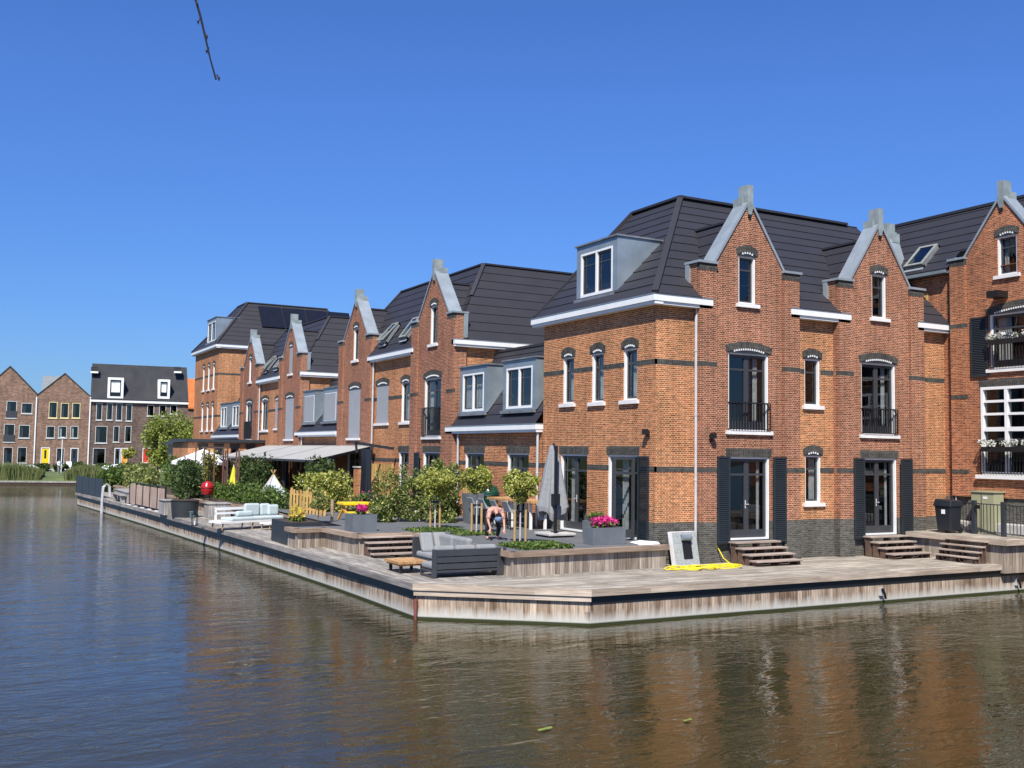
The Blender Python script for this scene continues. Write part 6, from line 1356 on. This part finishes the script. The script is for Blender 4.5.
# far bank furniture, boats under covers, lamp
def covered_boat(label, s, d_, L, h):
    p = FB.P(s, 1.0, d_); K = thing('covered_boat', label, 'boat', p); mb = MB(); prof = [(-.5, .15), (-.42, .75), (-.2, 1.0), (.25, .95), (.5, .6)]; A_ = []
    rings = []
    for i in range(9):
        t_ = i / 8 - .5; sc_ = (1 - abs(t_ * 2) ** 3) ** .5 if abs(t_) < .5 else .12
        rings.append([FB.P(s + t_ * L, 1.05 + zz * h * (.5 + .5 * sc_), d_ + yy * 1.7 * max(sc_, .15)) for yy, zz in ((-.5, 0), (-.5, .6), (-.3, .95), (0, 1.0 + .06 * math.sin(i * 2)), (.3, .95), (.5, .6), (.5, 0))])
    for i in range(8): mb.quadstrip(rings[i], rings[i + 1])
    mb.poly(rings[0]); mb.poly(rings[-1]); mb.build('cover', 'white_fabric', K, smooth=True)
    mb = MB()
    for t_ in (-.3, .3): mb.bar(FB.P(s + t_ * L, 1.0, d_ - .7), FB.P(s + t_ * L, 1.0, d_ + .7), .12, .1)
    mb.build('trestle', 'rim_board', K)
covered_boat('boat under white cover behind the left reed bed', -.9, -9.5, 5.0, .9); covered_boat('boat under white cover below the long grey-brown terrace', 9.9, -7.5, 3.4, 1.0)
K = thing('lamp_post', 'thin white lamp post in front of the house with the yellow door', 'lamp post', FB.P(3.95, 1.1, -9)); mb = MB(); mb.tube([FB.P(3.95, 1.1, -9), FB.P(3.95, 4.9, -9)], [.06, .04], 8); mb.build('pole', 'white_paint', K); mb = MB(); FB.box(mb, 3.8, 4.2, 4.9, 5.0, -9.15, -8.85); mb.build('lamp_head', 'white_paint', K)
def garden_chair(label, s, d_):
    K = thing('garden_chair', label, 'chair', FB.P(s, 1.15, d_)); mb = MB(); FB.box(mb, s - .3, s + .3, 1.6, 1.68, d_ - .3, d_ + .3); mb.build('seat', 'white_paint', K); mb = MB(); FB.box(mb, s - .3, s + .3, 1.68, 2.2, d_ - .32, d_ - .25); mb.build('backrest', 'white_paint', K)
    for a in (-.26, .26):
        for b in (-.26, .26): mb = MB(); FB.box(mb, s + a - .03, s + a + .03, 1.12, 1.6, d_ + b - .03, d_ + b + .03); mb.build('leg', 'white_paint', K)
garden_chair('white garden chair left of the open dark doorway', 3.4, -16); garden_chair('white garden chair nearest the open dark doorway', 4.4, -16)

# ================================================================ PEOPLE
def skinned(name, pts, edges, rad, m_, parent, sub=2, root=0):
    off = rootloc(parent); me = bpy.data.meshes.new(name); me.from_pydata([tuple(Vector(p) - off) for p in pts], edges, []); me.materials.append(MATS[m_])
    o = bpy.data.objects.new(name, me); COL.objects.link(o); o.parent = parent
    sk = o.modifiers.new('skin', 'SKIN'); sk.use_smooth_shade = True
    if not me.skin_vertices: me.attributes
    for i, r in enumerate(rad):
        v = me.skin_vertices[0].data[i]; v.radius = (r, r) if not isinstance(r, tuple) else r; v.use_root = (i == root); v.use_loose = False
    ss = o.modifiers.new('sub', 'SUBSURF'); ss.levels = sub; ss.render_levels = sub; return o
def person_fig(label, O, face, pose, cloth, scale=1.0):
    """pose: joint name -> (forward, side, up)"""
    f_ = Vector((*face, 0)).normalized(); s_ = Vector((-f_.y, f_.x, 0)); O = Vector(O)
    K = thing('person', label, 'person', O); P = {k: O + (f_ * v[0] + s_ * v[1] + Vector((0, 0, v[2]))) * scale for k, v in pose.items()}
    names = list(P); ix = {n: i for i, n in enumerate(names)}
    R_ = dict(pelvis=.115, waist=.10, chest=.125, neckb=.06, neck=.048, head0=.062, head=.088, headt=.07, nose=.02, shL=.06, elL=.042, wrL=.028, hdL=.03, shR=.06, elR=.042, wrR=.028, hdR=.03, hipL=.09, knL=.062, anL=.04, toL=.035, hipR=.09, knR=.062, anR=.04, toR=.035)
    E_ = [('pelvis', 'waist'), ('waist', 'chest'), ('chest', 'neckb'), ('neckb', 'neck'), ('neck', 'head0'), ('head0', 'head'), ('head', 'headt'), ('chest', 'shL'), ('shL', 'elL'), ('elL', 'wrL'), ('wrL', 'hdL'), ('chest', 'shR'), ('shR', 'elR'), ('elR', 'wrR'), ('wrR', 'hdR'), ('pelvis', 'hipL'), ('hipL', 'knL'), ('knL', 'anL'), ('anL', 'toL'), ('pelvis', 'hipR'), ('hipR', 'knR'), ('knR', 'anR'), ('anR', 'toR')]
    pts = [P[n] for n in names]; ed = [(ix[a], ix[b]) for a, b in E_]; rr = [R_[n] * scale for n in names]
    # five fingers on each hand, rooted in the palm
    for sd_ in ('L', 'R'):
        d = (P['hd' + sd_] - P['wr' + sd_]).normalized(); sv = d.cross(Vector((0, 0, 1))); sv = sv.normalized() if sv.length > .1 else s_
        for k, (q, ln) in enumerate(((-.03, .055), (-.012, .075), (.006, .08), (.024, .07), (.04, .045))):
            i0 = len(pts); base = P['hd' + sd_] + sv * q * scale; t_ = (d if k < 4 else (d * .5 + sv * .8).normalized())
            pts += [base + t_ * ln * .6 * scale, base + (t_ * ln + Vector((0, 0, -.015))) * scale]; ed += [(ix['hd' + sd_], i0), (i0, i0 + 1)]; rr += [.009 * scale, .008 * scale]
    skinned('body', pts, ed, rr, 'skin', K)
    for nm, m_, chain, grow in cloth:
        used = []
        for c in chain:
            for n_ in c:
                if n_ not in used: used.append(n_)
        jx = {n_: i for i, n_ in enumerate(used)}; ee = [(jx[c[i]], jx[c[i + 1]]) for c in chain for i in range(len(c) - 1)]
        skinned(nm, [P[n_] for n_ in used], ee, [(R_[n_] + grow) * scale for n_ in used], m_, K)
    return K, P, f_, s_
# woman bending forward by the sofa, head down towards the viewer
pose = dict(pelvis=(-.30, 0, .80), waist=(-.14, 0, .87), chest=(.10, 0, .86), neckb=(.24, 0, .82), neck=(.29, 0, .79), head0=(.34, 0, .74), head=(.39, .02, .66), headt=(.43, .02, .58),
            shL=(.16, .18, .84), elL=(.24, .24, .58), wrL=(.36, .22, .36), hdL=(.40, .21, .28), shR=(.16, -.18, .84), elR=(.24, -.24, .58), wrR=(.36, -.2, .36), hdR=(.40, -.22, .28),
            hipL=(-.27, .1, .76), knL=(.0, .17, .44), anL=(-.16, .16, .08), toL=(.0, .17, .04), hipR=(-.27, -.1, .76), knR=(.0, -.17, .44), anR=(-.16, -.16, .08), toR=(.0, -.17, .04))
cl = [('blouse', 'blouse', [('waist', 'chest', 'neckb'), ('chest', 'shL', 'elL'), ('chest', 'shR', 'elR'), ('pelvis', 'waist')], .022), ('trousers', 'trousers_black', [('pelvis', 'hipL', 'knL', 'anL'), ('pelvis', 'hipR', 'knR', 'anR')], .018)]
K, P, f_, s_ = person_fig('person in salmon patterned blouse and blue cap bending down behind the sofa', (13.9, 26.5, 1.474), (-.2, -.97), pose, cl, 1.0)
hc = P['headt'] + (P['headt'] - P['head']).normalized() * .0
mb = MB(); ax = (P['headt'] - P['head']).normalized(); sd_ = ax.cross(Vector((0, 0, 1))).normalized(); fw_ = sd_.cross(ax).normalized(); rings = []
for j in range(7):
    a_ = j / 6 * math.pi / 2; rings.append([P['head'] + ax * (.02 + .12 * math.sin(a_)) + (sd_ * math.cos(b_) + fw_ * math.sin(b_)) * .112 * max(math.cos(a_), .02) for b_ in [2 * math.pi * k / 18 for k in range(18)]])
for j in range(6): mb.quadstrip(rings[j], rings[j + 1], True)
mb.poly(rings[-1]); mb.build('cap', 'cap_denim', K, smooth=True)
mb = MB(); c0 = P['head'] + ax * .02; bf = -fw_
mb.poly([c0 + sd_ * .08 + bf * .06, c0 + sd_ * .07 + bf * .17, c0 + bf * .2, c0 - sd_ * .07 + bf * .17, c0 - sd_ * .08 + bf * .06]); mb.build('cap_peak', 'cap_denim', K)
leaf_obj('hair', clump_pts([tuple(P['head'] - ax * .03 + fw_ * .05)], 260, (.085, .085, .08)), .03, 'trousers_black', K)
mb = MB()
for q in (-.032, .032): e0 = P['head'] - ax * .0 + bf * .086 + sd_ * q; mb.tube([e0, e0 + bf * .006], .009, 8)
mb.build('eye', 'black_metal', K)
# person standing on the far lawn
pose = dict(pelvis=(0, 0, .93), waist=(.0, 0, 1.08), chest=(.02, 0, 1.30), neckb=(.0, 0, 1.45), neck=(.01, 0, 1.50), head0=(.03, 0, 1.57), head=(.03, 0, 1.64), headt=(.02, 0, 1.70),
            shL=(0, .18, 1.40), elL=(.02, .24, 1.12), wrL=(.14, .22, .92), hdL=(.2, .2, .88), shR=(0, -.18, 1.40), elR=(.04, -.25, 1.13), wrR=(.2, -.2, 1.02), hdR=(.27, -.18, 1.0),
            hipL=(0, .09, .9), knL=(.04, .1, .5), anL=(0, .11, .08), toL=(.14, .12, .04), hipR=(0, -.09, .9), knR=(.02, -.1, .5), anR=(-.03, -.11, .08), toR=(.11, -.12, .04))
cl = [('jacket', 'white_fabric', [('pelvis', 'waist', 'chest', 'neckb'), ('chest', 'shL', 'elL', 'wrL'), ('chest', 'shR', 'elR', 'wrR')], .024), ('trousers', 'cushion_grey', [('pelvis', 'hipL', 'knL', 'anL'), ('pelvis', 'hipR', 'knR', 'anR')], .018)]
pp = FB.P(4.5, .9, -5); K, P, f_, s_ = person_fig('person in white top and pale trousers standing on the far lawn', pp, (.6, -.8), pose, cl, 1.0)
mb = MB(); mb.lathe([(.03, -.0), (.098, .0), (.1, .06), (.08, .12), (.03, .145)], tuple(P['head'] - Vector((0, 0, .02)) - f_ * .02), 14); mb.build('hair', 'hair', K, smooth=True)
mb = MB()
for q in (-.03, .03): mb.tube([P['head'] + f_ * .084 + s_ * q, P['head'] + f_ * .09 + s_ * q], .009, 6)
mb.build('eye', 'black_metal', K)
# small dark dog beside the far person
pd = FB.P(5.2, .93, -5.2); K = thing('dog', 'small dark dog walking beside the person on the far lawn', 'dog', pd); X = FB.x; Z = Vector((0, 0, 1)); S = FB.n
dp = [pd + Z * .32, pd + X * .2 + Z * .34, pd + X * .34 + Z * .42, pd + X * .44 + Z * .46, pd + X * .52 + Z * .43, pd - X * .2 + Z * .33, pd - X * .34 + Z * .42]
ed = [(0, 1), (1, 2), (2, 3), (3, 4), (0, 5), (5, 6)]; rd = [.08, .09, .055, .06, .03, .08, .02]
for ox, oy, back_ in ((.2, .05, 0), (.2, -.05, 0), (-.2, .05, 1), (-.2, -.05, 1)):
    i0 = len(dp); b_ = pd + X * ox + S * oy; kx = -.05 if back_ else .02
    dp += [b_ + Z * .24, b_ + X * kx + Z * .12, b_ + X * (.01 if back_ else 0) + Z * .02]; ed += [(1 if ox > 0 else 5, i0), (i0, i0 + 1), (i0 + 1, i0 + 2)]; rd += [.045, .025, .025]
skinned('body', dp, ed, rd, 'hair', K)
